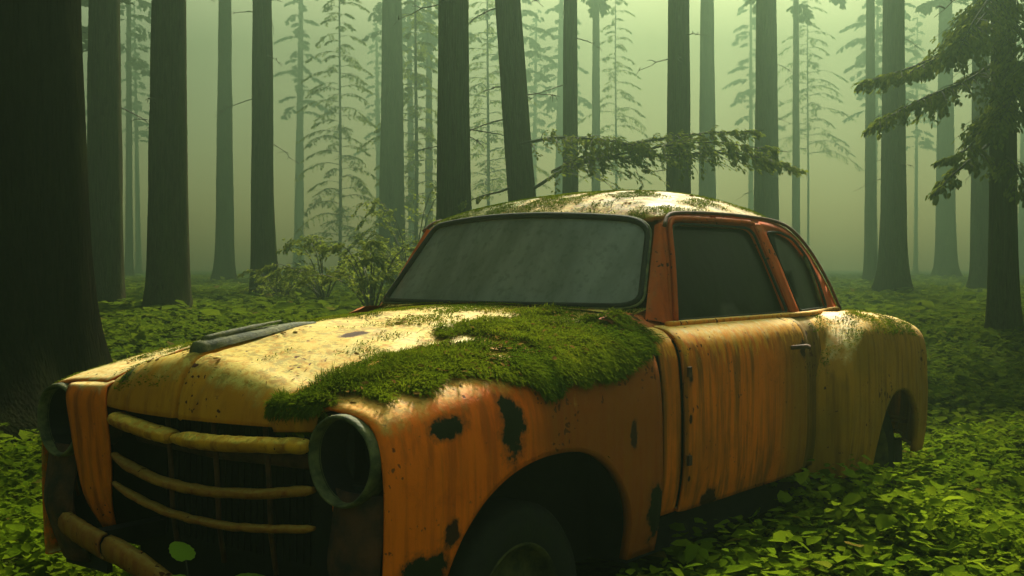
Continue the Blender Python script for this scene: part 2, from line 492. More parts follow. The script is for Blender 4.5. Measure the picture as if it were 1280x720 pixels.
def loft(xs, secs, xlist, zb, side, nv=34, yoff=None, inset=True, ztop=None):
    G = []
    for x in xlist:
        P = section(xs, secs, x, 90)
        lim = zb(x)
        if ztop is not None:
            P = P[P[:, 1] <= ztop(x)]
        k = np.where(P[:, 1] < lim)[0]
        if len(k):
            k = max(k[0], 1); a, b = P[k-1], P[k]
            t = (a[1]-lim)/(a[1]-b[1]+1e-9)
            P = np.vstack([P[:k], a+(b-a)*t])
        d = np.r_[0, np.cumsum(np.linalg.norm(np.diff(P, axis=0), axis=1))]
        s = np.linspace(0, d[-1], nv)
        y = np.interp(s, d, P[:, 0]); z = np.interp(s, d, P[:, 1])
        y = y+dent(x, y, z)*np.minimum(1, s/.1)
        if yoff is not None: y = y+np.array([yoff(x, q) for q in z])
        row = [(x, side*a, b) for a, b in zip(y, z)]
        if inset: row.append((x, side*(y[-1]-.03), z[-1]+.002))
        G.append(row)
    G = np.array(G); nu, nn = G.shape[:2]
    F = grid_faces(nu, nn)
    if side > 0: F = F[:, ::-1]
    return G.reshape(-1, 3), F

def arch(cx, rf, rr, ztop, zc=.30, floor=.28, p=2.2):
    def f(x):
        d = x-cx; r = rf if d > 0 else rr
        if abs(d) >= r: return floor
        return max(floor, zc+(ztop-zc)*(1-(abs(d)/r)**p)**(1/p))
    return f
farch = arch(0.02, .49, .435, .690)
rarch = arch(-2.66, .31, .28, .662, zc=.30)

def xs_arch(a, b, cx, rf, rr, n):
    base = np.linspace(a, b, n)
    th = np.linspace(0, math.pi, 60)
    ar = np.where(np.cos(th) > 0, cx+rf*np.cos(th), cx+rr*np.cos(th))
    e = np.array([cx+rf+.003, cx-rr-.003])
    al = np.concatenate([base, ar, e]); al = al[(al <= max(a, b)+1e-6) & (al >= min(a, b)-1e-6)]
    al = np.unique(np.round(al, 4))[::-1]
    keep = [al[0]]
    for q in al[1:]:
        if keep[-1]-q > .0015: keep.append(q)
    return keep

fx = xs_arch(.712, -.592, .02, .49, .435, 46)
spotsN = [(.49,.82,.812,.055,.3,.028,0),(.235,.84,.80,.050,.3,.085,0),(-.408,.84,.70,.020,.3,.04,1),
          (.484,.82,.53,.028,.3,.035,1),(.58,.82,.44,.08,.3,.055,0),
          (-.56,.84,.42,.05,.3,.09,0),(-.30,.84,.345,.03,.3,.06,1)]
M_fenN = paint_mat('fender_paint_near', 1., .0, spots=spotsN, gradx=(-.15, .35, (.34,.085,.008)), main=(.90,.17,.003), alt=(.84,.14,.003), deep=(.30,.055,.005), streak=.7, rust=.8, mottle=.5, cream=(.78,.38,.06), drip=(.84, .99))
M_fenF = paint_mat('fender_paint_far', 1., .6, moss_bias=-.25, ny=(-.85, -.5, .9, 0.), main=(.86,.17,.004), alt=(.70,.15,.005))
M_hood = paint_mat('hood_paint', 1.25, .8, main=(.62,.26,.012), alt=(.50,.19,.008), moss_bias=-.44, ny=(-.5, -.2, .45, 0.), cream=(.58,.38,.06), streak=.5, mottle=.55,
                   spots=[(.70,-.325,.915,.06,.045,.03,2),(.25,.22,1.03,.05,.02,.1,1)])
M_door = paint_mat('door_paint', 1., .0, drip=(.80, 1.0), main=(.86,.18,.004), alt=(.60,.14,.006), deep=(.22,.075,.008), streak=1.15,
                   gradx=(-1.9, -1.2, (.34,.135,.010)), spots=[(-.79,.84,.86,.014,.2,.03,1),(-.78,.84,.71,.008,.2,.02,1),(-.775,.84,.57,.008,.2,.02,1),(-.78,.84,.50,.008,.2,.012,1),(-1.74,.84,.90,.03,.3,.035,1),(-.95,.83,.40,.05,.2,.04,1)])
M_rear = paint_mat('rear_fender_paint', .9, .85, main=(.48,.21,.014), alt=(.34,.17,.014), deep=(.18,.085,.01), drip=(.86, 1.02), moss_bias=-.48)
M_quarter = paint_mat('quarter_paint', .5, .4, main=(.24,.11,.012), alt=(.16,.09,.010), deep=(.09,.045,.008), moss_bias=-.4)
M_pillar = paint_mat('pillar_paint', .1, .0, main=(.62,.095,.006), alt=(.46,.075,.006), deep=(.14,.030,.006), streak=.5)
M_roof = paint_mat('roof_paint', 1.5, .95, main=(.50,.13,.010), alt=(.40,.15,.012), moss_bias=-.32, ny=(-.6, .35, .95, -.12), cream=(.44,.28,.05), streak=.1, rust=.9, mottle=1.)
M_bar = paint_mat('grille_bar_paint', 1.0, .0, main=(.72,.33,.012), alt=(.50,.20,.010), cream=(.80,.48,.05), rust=1.3, mottle=.4)
M_bump = paint_mat('bumper_rust', .6, .0, main=(.34,.15,.015), alt=(.24,.09,.01), cream=(.45,.27,.04), rust=1.3)

for side, mt, lab in ((1, M_fenN, 'orange front fender with dark holes and an empty wheel arch'), (-1, M_fenF, None)):
    V, F = loft(FX, FS, fx, farch, side)
    solid(obj('front_fender', mesh('front_fender', V, F), mt, car, lab), .008, 1.0 if side < 0 else -1.0)

# hood ---------------------------------------------------------------------
def hood_hw(x): return float(np.interp(x, [-.72, -.62, -.45, -.1, .3, .6, .75], [.63, .585, .535, .505, .47, .425, .41]))
def hood_z(x, y):
    zc = np.interp(x, [-.74, -.45, -.1, .3, .6, .76], [1.103, 1.094, 1.078, 1.045, .998, .965])
    ze = np.interp(x, [-.74, -.62, -.45, -.1, .3, .6, .76], [1.070, 1.056, 1.040, 1.016, .969, .902, .868])
    hw = np.interp(x, [-.72, -.62, -.45, -.1, .3, .6, .75], [.63, .585, .535, .505, .47, .425, .41])
    u = np.abs(y)/hw
    z = ze+(zc-ze)*(1-np.clip(u, 0, 1)**2.0)
    z = z+.010*np.exp(-(y/.05)**2)*sstep(-.6, .4, x)           # raised centre ridge
    z = z-.026*np.exp(-((y-.033)/.007)**2)*sstep(.45, .62, x)    # seam beside the ridge
    z = z-.010*np.exp(-((y+.245)/.008)**2)*sstep(.30, .5, x)
    return z
def hood_front(y): return .785-.085*(y/.5)**2
ys = np.unique(np.concatenate([np.linspace(-1, 1, 61), np.linspace(.03, .11, 9), np.linspace(-.49, -.41, 9)]))
rows = []
NR = 16
for k in range(NR+1):          # rolled nose
    a = math.pi/2*(k/NR)
    row = []
    for u in ys:
        y = u*hood_hw(.68)
        xf = hood_front(y); xb = xf-.135
        zt = float(hood_z(xb, y)); zb = .808
        c = math.cos(a) if k < NR else 0
        zz = zb+(zt-zb)*math.sin(math.pi/2*(k/NR))**1.0
        xx = xb+.135*math.cos(a)**.85 if k < NR else xb
        g = -.028*math.exp(-((y-.033)/.007)**2)-.008*math.exp(-((y+.245)/.008)**2)
        row.append((xx+g*(1-k/NR), y, zz))
    rows.append(row)
for i, x in enumerate(np.linspace(0, 1, 44)[1:]):
    row = []
    for u in ys:
        yn = u*hood_hw(.68); xb = hood_front(yn)-.135
        xr = -.72+.075*(1-u*u)
        X_ = xb+(xr-xb)*x
        y = u*hood_hw(X_)*1.0
        row.append((X_, y, float(hood_z(X_, y))+dent(X_, y, 0)*.6))
    rows.append(row)
G = np.array(rows)
solid(obj('hood', mesh('hood', G.reshape(-1, 3), grid_faces(G.shape[0], G.shape[1])), M_hood, car, 'faded yellow hood scabbed with moss'), .010, -1)

# cowl: between hood and windscreen
G = []
for v in np.linspace(0, 1, 6):
    row = []
    for u in np.linspace(-1, 1, 41):
        x0 = -.72+.075*(1-u*u)-.004; x1 = -.79+.09*(1-u*u)
        x = x0+(x1-x0)*v; y = u*(.635+.03*v)
        z = float(hood_z(-.72, u*.63))*(1-v)+1.094*v+.002
        row.append((x, y, z))
    G.append(row)
G = np.array(G); obj('cowl', mesh('cowl', G.reshape(-1, 3), grid_faces(6, 41)), M_hood, car)
# cowl corners: from fender top to pillar foot
for side in (1, -1):
    G = []
    for x in np.linspace(-.56, -.90, 14):
        row = []
        for v in np.linspace(0, 1, 9):
            ya = .60+.0*v; yb = .775
            y = ya+(yb-ya)*v
            zt = np.interp(y, [.60, .64, .70, .74, .775], [1.082, 1.075, 1.035, 1.010, .985])
            zt = zt-.018*sstep(-.62, -.56, x)
            row.append((x, side*y, float(zt)))
        G.append(row)
    G = np.array(G); F = grid_faces(14, 9); F = F[:, ::-1] if side > 0 else F
    obj('cowl_corner', mesh('cowl_corner', G.reshape(-1, 3), F), M_pillar, car)

# nose panels between headlight and grille ---------------------------------
def strip(name, pts_a, pts_b, n, mat, parent, thick=.008, k=5, flip=False, label=None, bulge=.0):
    A = catmull(pts_a, n); B = catmull(pts_b, n)
    G = []
    for t in np.linspace(0, 1, k):
        P = A*(1-t)+B*t
        P = P+np.array([1, 0, 0])*bulge*4*t*(1-t)
        G.append(P)
    G = np.array(G); F = grid_faces(k, n)
    if flip: F = F[:, ::-1]
    return solid(obj(name, mesh(name, G.reshape(-1, 3), F), mat, parent, label), thick)
strip('nose_panel', [(.690,-.60,.874),(.715,-.60,.869),(.736,-.598,.862),(.752,-.59,.825),(.748,-.575,.74),(.735,-.56,.62),(.715,-.54,.50),(.67,-.51,.40)],
      [(.690,-.400,.884),(.715,-.40,.877),(.732,-.395,.864),(.742,-.385,.82),(.735,-.382,.74),(.718,-.390,.62),(.70,-.415,.50),(.66,-.45,.40)], 26, M_fenF, car, k=8, bulge=.012, flip=True)
strip('nose_panel', [(.70,.635,.63),(.70,.63,.60),(.70,.62,.57),(.69,.61,.54),(.68,.605,.50),(.67,.60,.46)],
      [(.70,.60,.63),(.70,.60,.60),(.69,.60,.57),(.69,.595,.54),(.68,.597,.50),(.66,.595,.46)], 20, M_fenN, car, k=4)
lip = strip('nose_panel', [(.680,.60,.878),(.700,.595,.872),(.712,.58,.862),(.714,.555,.84),(.708,.545,.805)],
      [(.690,.385,.886),(.715,.385,.879),(.732,.385,.866),(.738,.39,.840),(.730,.40,.795)], 20, M_hood, car, k=8, bulge=.006)
# ragged rusted strut left under each headlight
for s_ in (1, -1):
    strip('valance_strut', [(.70,s_*.66,.63),(.68,s_*.665,.56),(.66,s_*.67,.48)], [(.70,s_*.685,.63),(.68,s_*.68,.56),(.66,s_*.675,.48)], 8, M_bump, car)

M_darkrust = simple('black_rust', (.090,.030,.008), .9, scale=12, c2=(.008,.007,.004), bump=.8)  # rust, plus near black that paints the shaded recess under the headlights
for s_ in (1, -1):
    strip('lamp_valance', [(.690,s_*.784,.66),(.704,s_*.788,.56),(.715,s_*.785,.46),(.69,s_*.775,.36),(.66,s_*.76,.27)],
          [(.690,s_*.60,.66),(.710,s_*.605,.56),(.72,s_*.60,.46),(.69,s_*.60,.36),(.66,s_*.60,.27)], 20, M_darkrust, car, k=9, bulge=.022)
# headlights ----------------------------------------------------------------
def ring_lathe(prof, cx, cy, cz, n=40):
    """prof: (x forward, radius)"""
    V = []; 
    for (x, r) in prof:
        for k in range(n):
            a = 2*math.pi*k/n
            w = 1+.02*math.sin(3*a+cx)
            V.append((cx+x, cy+r*math.cos(a)*w, cz+r*math.sin(a)*w))
    m = len(prof); F = []
    for i in range(m-1):
        for k in range(n):
            F.append((i*n+k, i*n+(k+1) % n, (i+1)*n+(k+1) % n, (i+1)*n+k))
    return V, F
for side in (1, -1):
    hy = side*.665
    V, F = ring_lathe([(-.16,.02),(-.155,.07),(-.10,.094),(.0,.105),(.035,.1075)], .675, hy, .743)
    b = obj('headlight_bucket', mesh('headlight_bucket', V, F), M_black, car)
    V, F = ring_lathe([(.0,.119),(.035,.122),(.055,.121),(.066,.117),(.064,.111),(.03,.107)], .675, hy, .743)
    o = obj('headlight_ring', mesh('headlight_ring', V, F), M_chrome, car,
            'mossy green headlight rim round an empty socket' if side > 0 else None)
    V, F = ring_lathe([(-.12,.112),(.02,.117),(.04,.1175)], .675, hy, .743)
    obj('headlight_collar', mesh('headlight_collar', V, F), M_rust, car)

# grille -------------------------------------------------------------------
def bar(y0, y1, xm, x0, x1, z0, zm, z1, rad, n=34, name='grille_bar', mt=None, wob=.0015, sq=.62):
    P = []
    for t in np.linspace(0, 1, n):
        y = y0+(y1-y0)*t; q = 4*t*(1-t)
        P.append((x0*(1-t)+x1*t+(xm-(x0+x1)/2)*q, y, z0*(1-t)+z1*t+(zm-(z0+z1)/2)*q+random.uniform(-wob, wob)))
    rr = [rad*(.55+.45*min(1, t*8, (1-t)*30)+random.uniform(-.03, .03)) for t in np.linspace(0, 1, n)]
    V, F = tube(P, rr, 12, True, sq)
    return V, F
g1 = MB(); V, F = bar(-.37, .02, .775, .715, .778, .775, .768, .752, .036); g1.add(V, F)
V, F = bar(.028, .55, .79, .779, .735, .752, .760, .772, .036); g1.add(V, F)
g1.build('grille_bar', M_bar, car, label='thick top grille bar of cracked yellow paint')
for (z0, zm, z1, r_, xm) in ((.655, .612, .655, .0235, .775), (.565, .52, .553, .0185, .760)):
    V, F = bar(-.375, .555, xm, .715, .725, z0, zm, z1, r_)
    obj('grille_bar', mesh('grille_bar', V, F), M_bump, car)
# engine bay seen between the bars: dark core support, radiator, struts
mb = MB(); mb.box((.50, -.40, .36), (.53, .54, .80))
for y in np.linspace(-.36, .5, 30): mb.box((.53, y, .38), (.536, y+.008, .79))
mb.build('radiator', M_black, car, False)
mb = MB()
for y in (-.12, .10, .33):
    V, F = tube([(.70, y, .80), (.69, y+.005, .64), (.68, y, .50), (.66, y, .38)], .008, 6); mb.add(V, F)
V, F = tube([(.60,-.40,.70),(.62,.0,.69),(.60,.54,.70)], .022, 8); mb.add(V, F)
mb.build('grille_brace', M_rust, car)

# dark underbody, inner wheel wells, firewall, floor
mb = MB()
mb.box((-.58, -.55, .22), (.50, .55, .86))
mb.box((-3.30, -.70, .22), (-.58, .70, .34))
mb.box((-.63, -.78, .30), (-.58, .78, .98))
mb.box((-3.25, -.52, .34), (-2.30, .52, .88))
mb.box((-2.36, -.79, .34), (-2.33, .79, .95))
mb.box((.47, -.775, .30), (.495, -.52, .82)); mb.box((.54, .52, .26), (.56, .76, .80))
mb.box((.62, -.775, .24), (.64, -.53, .66)); mb.box((.62, .60, .24), (.64, .76, .66)); mb.box((.60, .44, .30), (.62, .60, .84))  # black sheets standing in for the shade behind the headlights
mb.build('chassis', M_black, car, False)

# bumper -------------------------------------------------------------------
P = []
for t in np.linspace(0, 1, 40):
    y = -.69+.95*t; P.append((.83-.13*abs(y/.69)**2.4, y, .405+.006*math.sin(9*t)-.16*max(0, (t-.5)/.5)**1.5))
V = []; F = []
prof = [(-.012,.034),(.008,.030),(.018,.012),(.018,-.014),(.008,-.034),(-.012,-.040)]
for p in P:
    for (a, b) in prof: V.append((p[0]+a+random.uniform(-.002, .002), p[1], p[2]+b))
for i in range(len(P)-1):
    for k in range(5):
        if i == 17 and k < 4: continue
        F.append((i*6+k, i*6+k+1, (i+1)*6+k+1, (i+1)*6+k))
solid(obj('bumper', mesh('bumper', V, F), M_bump, car, 'broken off stub of rusty front bumper'), .006, 0)
mb = MB()
mb.box((.50, -.43, .37), (.80, -.37, .42))
mb.build('bumper_bracket', M_black, car, False)

# body side: side panel, door, quarter, rear fender -------------------------
def bulge(x, z):
    edge = -1.955-.22*max(0, (z-.72)/.26)**2.2
    return .130*float(sstep(0, .07, edge-x))*float(1-sstep(-3.05, -3.3, x))*(1 if z < 1.0 else 1)
def sill(x): return .383
for side in (1, -1):
    n = side > 0
    V, F = loft(BX, BS, np.linspace(-.632, -.742, 8), lambda x: .385, side, yoff=lambda x, z: -.012)
    solid(obj('side_panel', mesh('side_panel', V, F), M_door, car), .008, -1 if n else 1)
    def dy(x, z): return .006-.010*float(sstep(.02, 0, -.758-x))
    xs_ = np.concatenate([[-.758, -.764, -.772], np.linspace(-.79, -1.74, 46), [-1.752, -1.760, -1.766]])
    V, F = loft(BX, BS, xs_, sill, side, yoff=dy, nv=40)
    d = solid(obj('door', mesh('door', V, F), M_door, car, 'orange door streaked with brown rust' if n else None), .010, -1 if n else 1)
    V, F = loft(BX, BS, np.linspace(-1.778, -2.02, 14), lambda x: .385, side, nv=40, yoff=lambda x, z: -.004-.030*float(sstep(-1.80, -1.9, x)))
    solid(obj('quarter_panel', mesh('quarter_panel', V, F), M_quarter, car), .008, -1 if n else 1)
    rx = xs_arch(-1.93, -3.43, -2.66, .31, .28, 66)
    V, F = loft(BX, BS, rx, lambda x: max(rarch(x), .33), side, yoff=lambda x, z: bulge(x, z)-.035, nv=40)
    solid(obj('rear_fender', mesh('rear_fender', V, F), M_rear, car, 'mossy brown rear fender with open wheel arch' if n else None), .008, -1 if n else 1)
    # hinge nubs and handle
    for z in (.55, .86):
        ya, yb = sorted((side*.842, side*.852))
        MB().box((-.772, ya, z), (-.752, yb, z+.035)).build('door_hinge', M_rust, d, False)
    V, F = tube([(-1.62, side*.836, .915), (-1.63, side*.862, .918), (-1.70, side*.866, .918), (-1.735, side*.862, .914)], .009, 8)
    obj('handle', mesh('handle', V, F), M_rust, d)
# tail: trunk lid and back panel
G = []
for x in np.linspace(-2.66, -3.43, 22):
    S = section(BX, BS, x, 60); y0, z0 = S[0]
    row = []
    for u in np.linspace(-1, 1, 25):
        row.append((x-.03*(1-u*u)*float(sstep(-3.2, -3.43, x)), u*y0, z0+.035*(1-u*u)*(1-float(sstep(-3.1, -3.43, x)))))
    G.append(row)
for z in np.linspace(.70, .34, 8):
    G.append([(-3.45-.03*(1-u*u), u*.66, z) for u in np.linspace(-1, 1, 25)])
G = np.array(G); solid(obj('trunk_lid', mesh('trunk_lid', G.reshape(-1, 3), grid_faces(len(G), 25)), M_rear, car), .008)
for side in (1, -1):
    V, F = ring_lathe([(-.012,.0),(-.012,.035),(.004,.038)], -3.44, side*.58, .62, 20)
    V = [(2*(-3.44)-v[0], v[1], v[2]) for v in V]
    obj('tail_lamp', mesh('tail_lamp', V, F), simple('red_lens', (.12,.01,.008), .3) if side > 0 else bpy.data.materials['red_lens'], car)
P = [(-3.52+.12*abs(y/.72)**2.4, y, .42) for y in np.linspace(-.72, .72, 30)]
V, F = tube(P, .035, 10, True, .5)
obj('rear_bumper', mesh('rear_bumper', V, F), M_bump, car)

# greenhouse -----------------------------------------------------------------
def gy(x, z):          # half width of the glass house
    t = (z-1.03)/.40
    y = .715-.105*t-.025*max(0, t)**3
    y -= .14*float(sstep(-1.9, -2.85, x))
    return y
belt = 1.030
rail = [(-.985,1.395),(-1.05,1.438),(-1.18,1.452),(-1.45,1.458),(-1.75,1.455),(-2.0,1.443),(-2.2,1.412),(-2.38,1.345),(-2.52,1.262),(-2.64,1.155),(-2.72,1.03)]
railc = [tuple(p) for p in catmull(rail, 40)]
outline = [(-.86, belt)]+[(-.90,1.13),(-.945,1.26)]+railc
w1 = rounded([(-.905,1.048),(-1.04,1.385),(-1.10,1.412),(-1.70,1.412),(-1.745,1.395),(-1.850,1.050)], [.01,.03,.04,.03,.02,.02], 4)
w2 = rounded([(-1.985,1.052),(-1.880,1.395),(-2.02,1.402),(-2.20,1.375),(-2.36,1.300),(-2.455,1.20),(-2.50,1.10),(-2.505,1.052)], [.02,.02,.05,.05,.06,.05,.04,.02], 4)
for side in (1, -1):
    V, F = sheet(outline, [w1, w2], lambda x, z: (x, side*gy(x, z), z), .055)
    if side > 0: F = [f[::-1] for f in F]
    me = mesh('window_frame', V, F)
    # CDT winding: make outward
    o = solid(obj('side_frame', me, M_pillar, car), .030, -1 if side > 0 else 1)
    for q, w in enumerate((w1, w2)):
        wg = [(x, z) for x, z in w]
        V, F = sheet(wg, [], lambda x, z: (x, side*(gy(x, z)-.016), z), .12)
        o = obj('side_window', mesh('side_window', V, F), None, car)
        o['pane'] = 1
        c = np.array([(x, side*(gy(x, z)+.003), z) for x, z in w+[w[0]]])
        cen = c[:-1].mean(0)
        V, F = tube(np.vstack([c, c[1:2]]), .0065, 6, False)
        obj('window_seal', mesh('window_seal', V, F), M_rubber, o)
    # orange brow over the front side window, standing out from the pillar line
    br = [(-.885,1.05),(-.96,1.24),(-1.022,1.383),(-1.06,1.42),(-1.12,1.432),(-1.40,1.436),(-1.68,1.435),(-1.76,1.43)]
    c = [(x, side*(gy(x, z)+.012), z) for x, z in catmull(br, 30)]
    V, F = tube(c, .010, 8); obj('window_brow', mesh('window_brow', V, F), M_pillar, car)
    # B pillar face
    c = [(x, side*(gy(x, z)+.006), z) for x, z in ((-1.80,1.43),(-1.83,1.33),(-1.87,1.2),(-1.925,1.045))]
    V, F = tube(c, [.030]*4, 4, True, .25)
    strip('door_pillar', [(-1.775,side*(gy(-1.78,1.43)+.010),1.43),(-1.81,side*(gy(-1.81,1.24)+.010),1.24),(-1.875,side*(gy(-1.87,1.045)+.012),1.04)],
          [(-1.855,side*(gy(-1.85,1.43)+.010),1.43),(-1.895,side*(gy(-1.89,1.24)+.010),1.24),(-1.965,side*(gy(-1.96,1.045)+.012),1.04)], 10, M_pillar, car, flip=side < 0)
    # rain rail above the doors
    c = [(x, side*(gy(x, z)+.014), z+.006) for x, z in railc[:]]
    V, F = tube(c, .008, 6); obj('rain_gutter', mesh('rain_gutter', V, F), M_rust, car)
    # belt moulding
    c = [(x, side*(.722-.135*float(sstep(-1.95, -2.75, x))), 1.038) for x in np.linspace(-.82, -2.72, 40)]
    V, F = tube(c, .011, 8); obj('belt_moulding', mesh('belt_moulding', V, F), M_door, car)
    # divider in the rear side window
    c = [(x, side*(gy(x, z)-.004), z) for x, z in ((-2.35,1.30),(-2.40,1.2),(-2.43,1.05))]
    V, F = tube(c, .008, 6); obj('window_divider', mesh('window_divider', V, F), M_chrome, car)

# windscreen ------------------------------------------------------------------
def ws(u, v, off=0.):
    return (-.775-.225*v+.09*(1-u*u)+off, u*(.640-.096*v), 1.100+.322*v+.030*(1-u*u)*v)
wl = rounded([(-1, 0), (1, 0), (1, 1), (-1, 1)], [.06, .16, .20, .10], 7)
wsd = []
for i in range(len(wl)):
    a = np.array(wl[i]); b = np.array(wl[(i+1) % len(wl)]); k = max(1, int(np.linalg.norm(b-a)/.1))
    for j in range(k): wsd.append(tuple(a+(b-a)*j/k))
V, F = sheet(wsd, [], lambda u, v: ws(u, v), .1)
wsc = obj('windscreen', mesh('windscreen', V, F), None, car, 'dusty grey green windscreen'); wsc['pane'] = 2
c = np.array([ws(u, v, .006) for u, v in wsd]); c = np.vstack([c, c[:2]])
V, F = tube(c, .013, 8, False); obj('windscreen_seal', mesh('windscreen_seal', V, F), M_rubber, wsc)
cen = np.array(ws(0, .5))
c2 = np.array([np.array(ws(u*1.022, v*1.05-.025, .010)) for u, v in wsd]); c2 = np.vstack([c2, c2[:2]])
V, F = tube(c2, .0055, 6, False); obj('windscreen_trim', mesh('windscreen_trim', V, F), M_chrome, wsc)
for y in (-.26, .28):       # wiper pivots
    mb = MB(); x0 = -.70-.05*(y/.3)**2
    V, F = tube([(x0, y, 1.085), (x0+.01, y, 1.118)], .010, 8); mb.add(V, F)
    V, F = tube([(x0+.01, y, 1.112), (x0, y-.05, 1.122)], .005, 6); mb.add(V, F)
    mb.build('wiper_pivot', M_black, car)
# A pillars: from screen edge to side frame
for side in (1, -1):
    A = [np.array(ws(side*1.03, v)) for v in (-.14, 0, .25, .5, .75, .95)]
    B = [(-.87, side*gy(-.87,1.03), 1.032), (-.872, side*(gy(-.872,1.07)), 1.07), (-.895, side*gy(-.90,1.15), 1.15), (-.93, side*gy(-.935,1.24), 1.24), (-.965, side*gy(-.965,1.33), 1.33), (-1.0, side*gy(-1.0,1.41), 1.41)]
    A = catmull(A, 22); B = catmull(B, 22)
    G = []
    for t in np.linspace(0, 1, 7):
        P = A*(1-t)+B*t; P = P+np.array([.012, side*.012, .004])*4*t*(1-t)
        G.append(P)
    G = np.array(G); F = grid_faces(7, 22); F = F[:, ::-1] if side < 0 else F
    obj('windscreen_pillar', mesh('windscreen_pillar', G.reshape(-1, 3), F), M_pillar, car)

# roof -------------------------------------------------------------------------
zc_x = [-2.86, -2.80, -2.70, -2.58, -2.42, -2.2, -1.95, -1.7, -1.45, -1.2, -1.05, -.955]
zc_z = [1.03, 1.13, 1.27, 1.38, 1.475, 1.545, 1.578, 1.588, 1.575, 1.538, 1.500, 1.462]
cz = catmull(list(zip(zc_x, zc_z)), 200)
rz = np.array(railc)[::-1]
G = []
S = np.linspace(0, 1, 64)
ed = catmull([(-1.0, .548, 1.425), (-1.03, .588, 1.437), (-1.12, gy(-1.12, 1.452)+.004, 1.452)]+[(x, gy(x, z)+.004, z) for x, z in rail[3:]], 64)
cen = catmull(list(zip(zc_x[::-1], [0]*len(zc_x), zc_z[::-1])), 64)
for i in range(64):
    e = ed[i]; c = cen[i]
    row = []
    for u in np.linspace(-1, 1, 45):
        w = abs(u)
        x = c[0]+(e[0]-c[0])*w**1.6
        y = e[1]*u
        z = e[2]+(c[2]-e[2])*(1-w**2.6)
        y = y*(1+.03*math.sin(math.pi*w)**2)
        if i == 0: x = -.912-.088*u*u; z = 1.450-.025*u*u-.004*w
        row.append((x, y, z+dent(x, y, 1)*.5))
    G.append(row)
G = np.array(G)
roofm = mesh('roof', G.reshape(-1, 3), grid_faces(64, 45))
solid(obj('roof', roofm, M_roof, car, 'roof of flaking cream paint with green moss'), .012, -1)
# rear window: dark pane set on the back slope
G = []
for i in range(44, 58):
    e = ed[i]; c = cen[i]; row = []
    for u in np.linspace(-.72, .72, 21):
        w = abs(u); x = c[0]+(e[0]-c[0])*w**1.6; z = e[2]+(c[2]-e[2])*(1-w**2.6)
        row.append((x-.010, e[1]*u, z+.008))
    G.append(row)
G = np.array(G); o = solid(obj('rear_window', mesh('rear_window', G.reshape(-1, 3), grid_faces(14, 21)), None, car), .004); o['pane'] = 1

# glass
t = NT('side_glass')
f = t.noise(3.5, 5, .65)
pb = t.pbr(t.mix(t.ramp(f, .35, .7), (.004,.006,.002), (.014,.020,.005)), .3, 0, t.bump(t.noise(5, 3), .12, .02), .15)
tr = t.n('ShaderNodeBsdfTransparent'); tr.inputs[0].default_value = (.35,.42,.25,1)
mx = t.n('ShaderNodeMixShader'); t.l(t.ramp(f, .3, .7, .06, .22), mx.inputs[0]); t.l(pb.outputs[0], mx.inputs[1]); t.l(tr.outputs[0], mx.inputs[2])
M_glass = t.fin(mx.outputs[0])
t = NT('dusty_windscreen')
f = t.noise(1, 5, .6, stretch=(5, 9, 2.2)); g_ = t.noise(30, 4, .6); hh = t.noise(2.2, 3)
col = t.mix(t.ramp(f, .3, .7), (.16,.17,.125), (.25,.26,.205))
col = t.mix(t.math('MULTIPLY', t.ramp(g_, .5, .7), .4), col, (.08,.09,.05))
pb = t.pbr(col, t.ramp(hh, .3, .7, .30, .5), 0, t.bump(g_, .1, .003), .5)
tr = t.n('ShaderNodeBsdfTransparent')
mx = t.n('ShaderNodeMixShader'); mx.inputs[0].default_value = .12; t.l(pb.outputs[0], mx.inputs[1]); t.l(tr.outputs[0], mx.inputs[2])
M_ws = t.fin(mx.outputs[0])
for o in list(car.children):
    if 'pane' in o:
        o.data.materials.clear(); o.data.materials.append(M_ws if o['pane'] == 2 else M_glass); del o['pane']

# interior
mb = MB()
mb.box((-1.75, -.60, .45), (-1.25, .60, .66)); mb.build('front_seat', M_seat, car, False)
V, F = tube([(-1.80, -.58, .60), (-1.80, .58, .60)], .10, 10)
G = []
for v in np.linspace(0, 1, 8):
    G.append([(-1.66-.22*v-.02*math.cos(6*u), .60*u, .62+.46*v-.03*abs(u)**3) for u in np.linspace(-1, 1, 19)])
G = np.array(G); solid(obj('seat_backrest', mesh('seat_backrest', G.reshape(-1, 3), grid_faces(8, 19)), M_seat, car), .10)
a = np.linspace(0, 2*math.pi, 33)
V, F = tube(np.stack([-1.10-.07*np.sin(a), .30+.19*np.cos(a), 1.0+.17*np.sin(a)], 1), .012, 8, False)
obj('steering_wheel', mesh('steering_wheel', V, F), M_black, car)
mb = MB(); mb.box((-.88, -.62, .80), (-.66, .62, 1.06)); mb.build('dashboard', M_black, car, False)

# hood ornament -----------------------------------------------------------------
def orn(x0, x1, y, w, h, zoff):
    V = []; n = 18
    for i in range(n):
        t = i/(n-1); x = x0+(x1-x0)*t
        z = float(hood_z(x, y))+zoff
        ww = w*(.45+.75*math.sin(math.pi*min(1, .22+t*.85)))
        hh = h*(1-t)**.7+.004
        prof = [(-1, 0), (-.75, .62), (-.25, 1), (.25, 1), (.75, .62), (1, 0)]
        for (a, b) in prof: V.append((x, y+ww*a, z-.004+hh*b+random.uniform(-.0012, .0012)))
    F = [(i*6+k, (i+1)*6+k, (i+1)*6+k+1, i*6+k+1) for i in range(n-1) for k in range(5)]
    F.append((0, 1, 2, 3, 4, 5))
    return V, F
V, F = orn(.690, .22, .0, .030, .028, .004)
ho = obj('hood_ornament', mesh('hood_ornament', V, F), M_chrome, car, 'weathered pale green ornament on the hood ridge')
V, F = orn(.66, .36, .0, .010, .012, .030)
obj('ornament_fin', mesh('ornament_fin', V, F), M_chrome, ho)

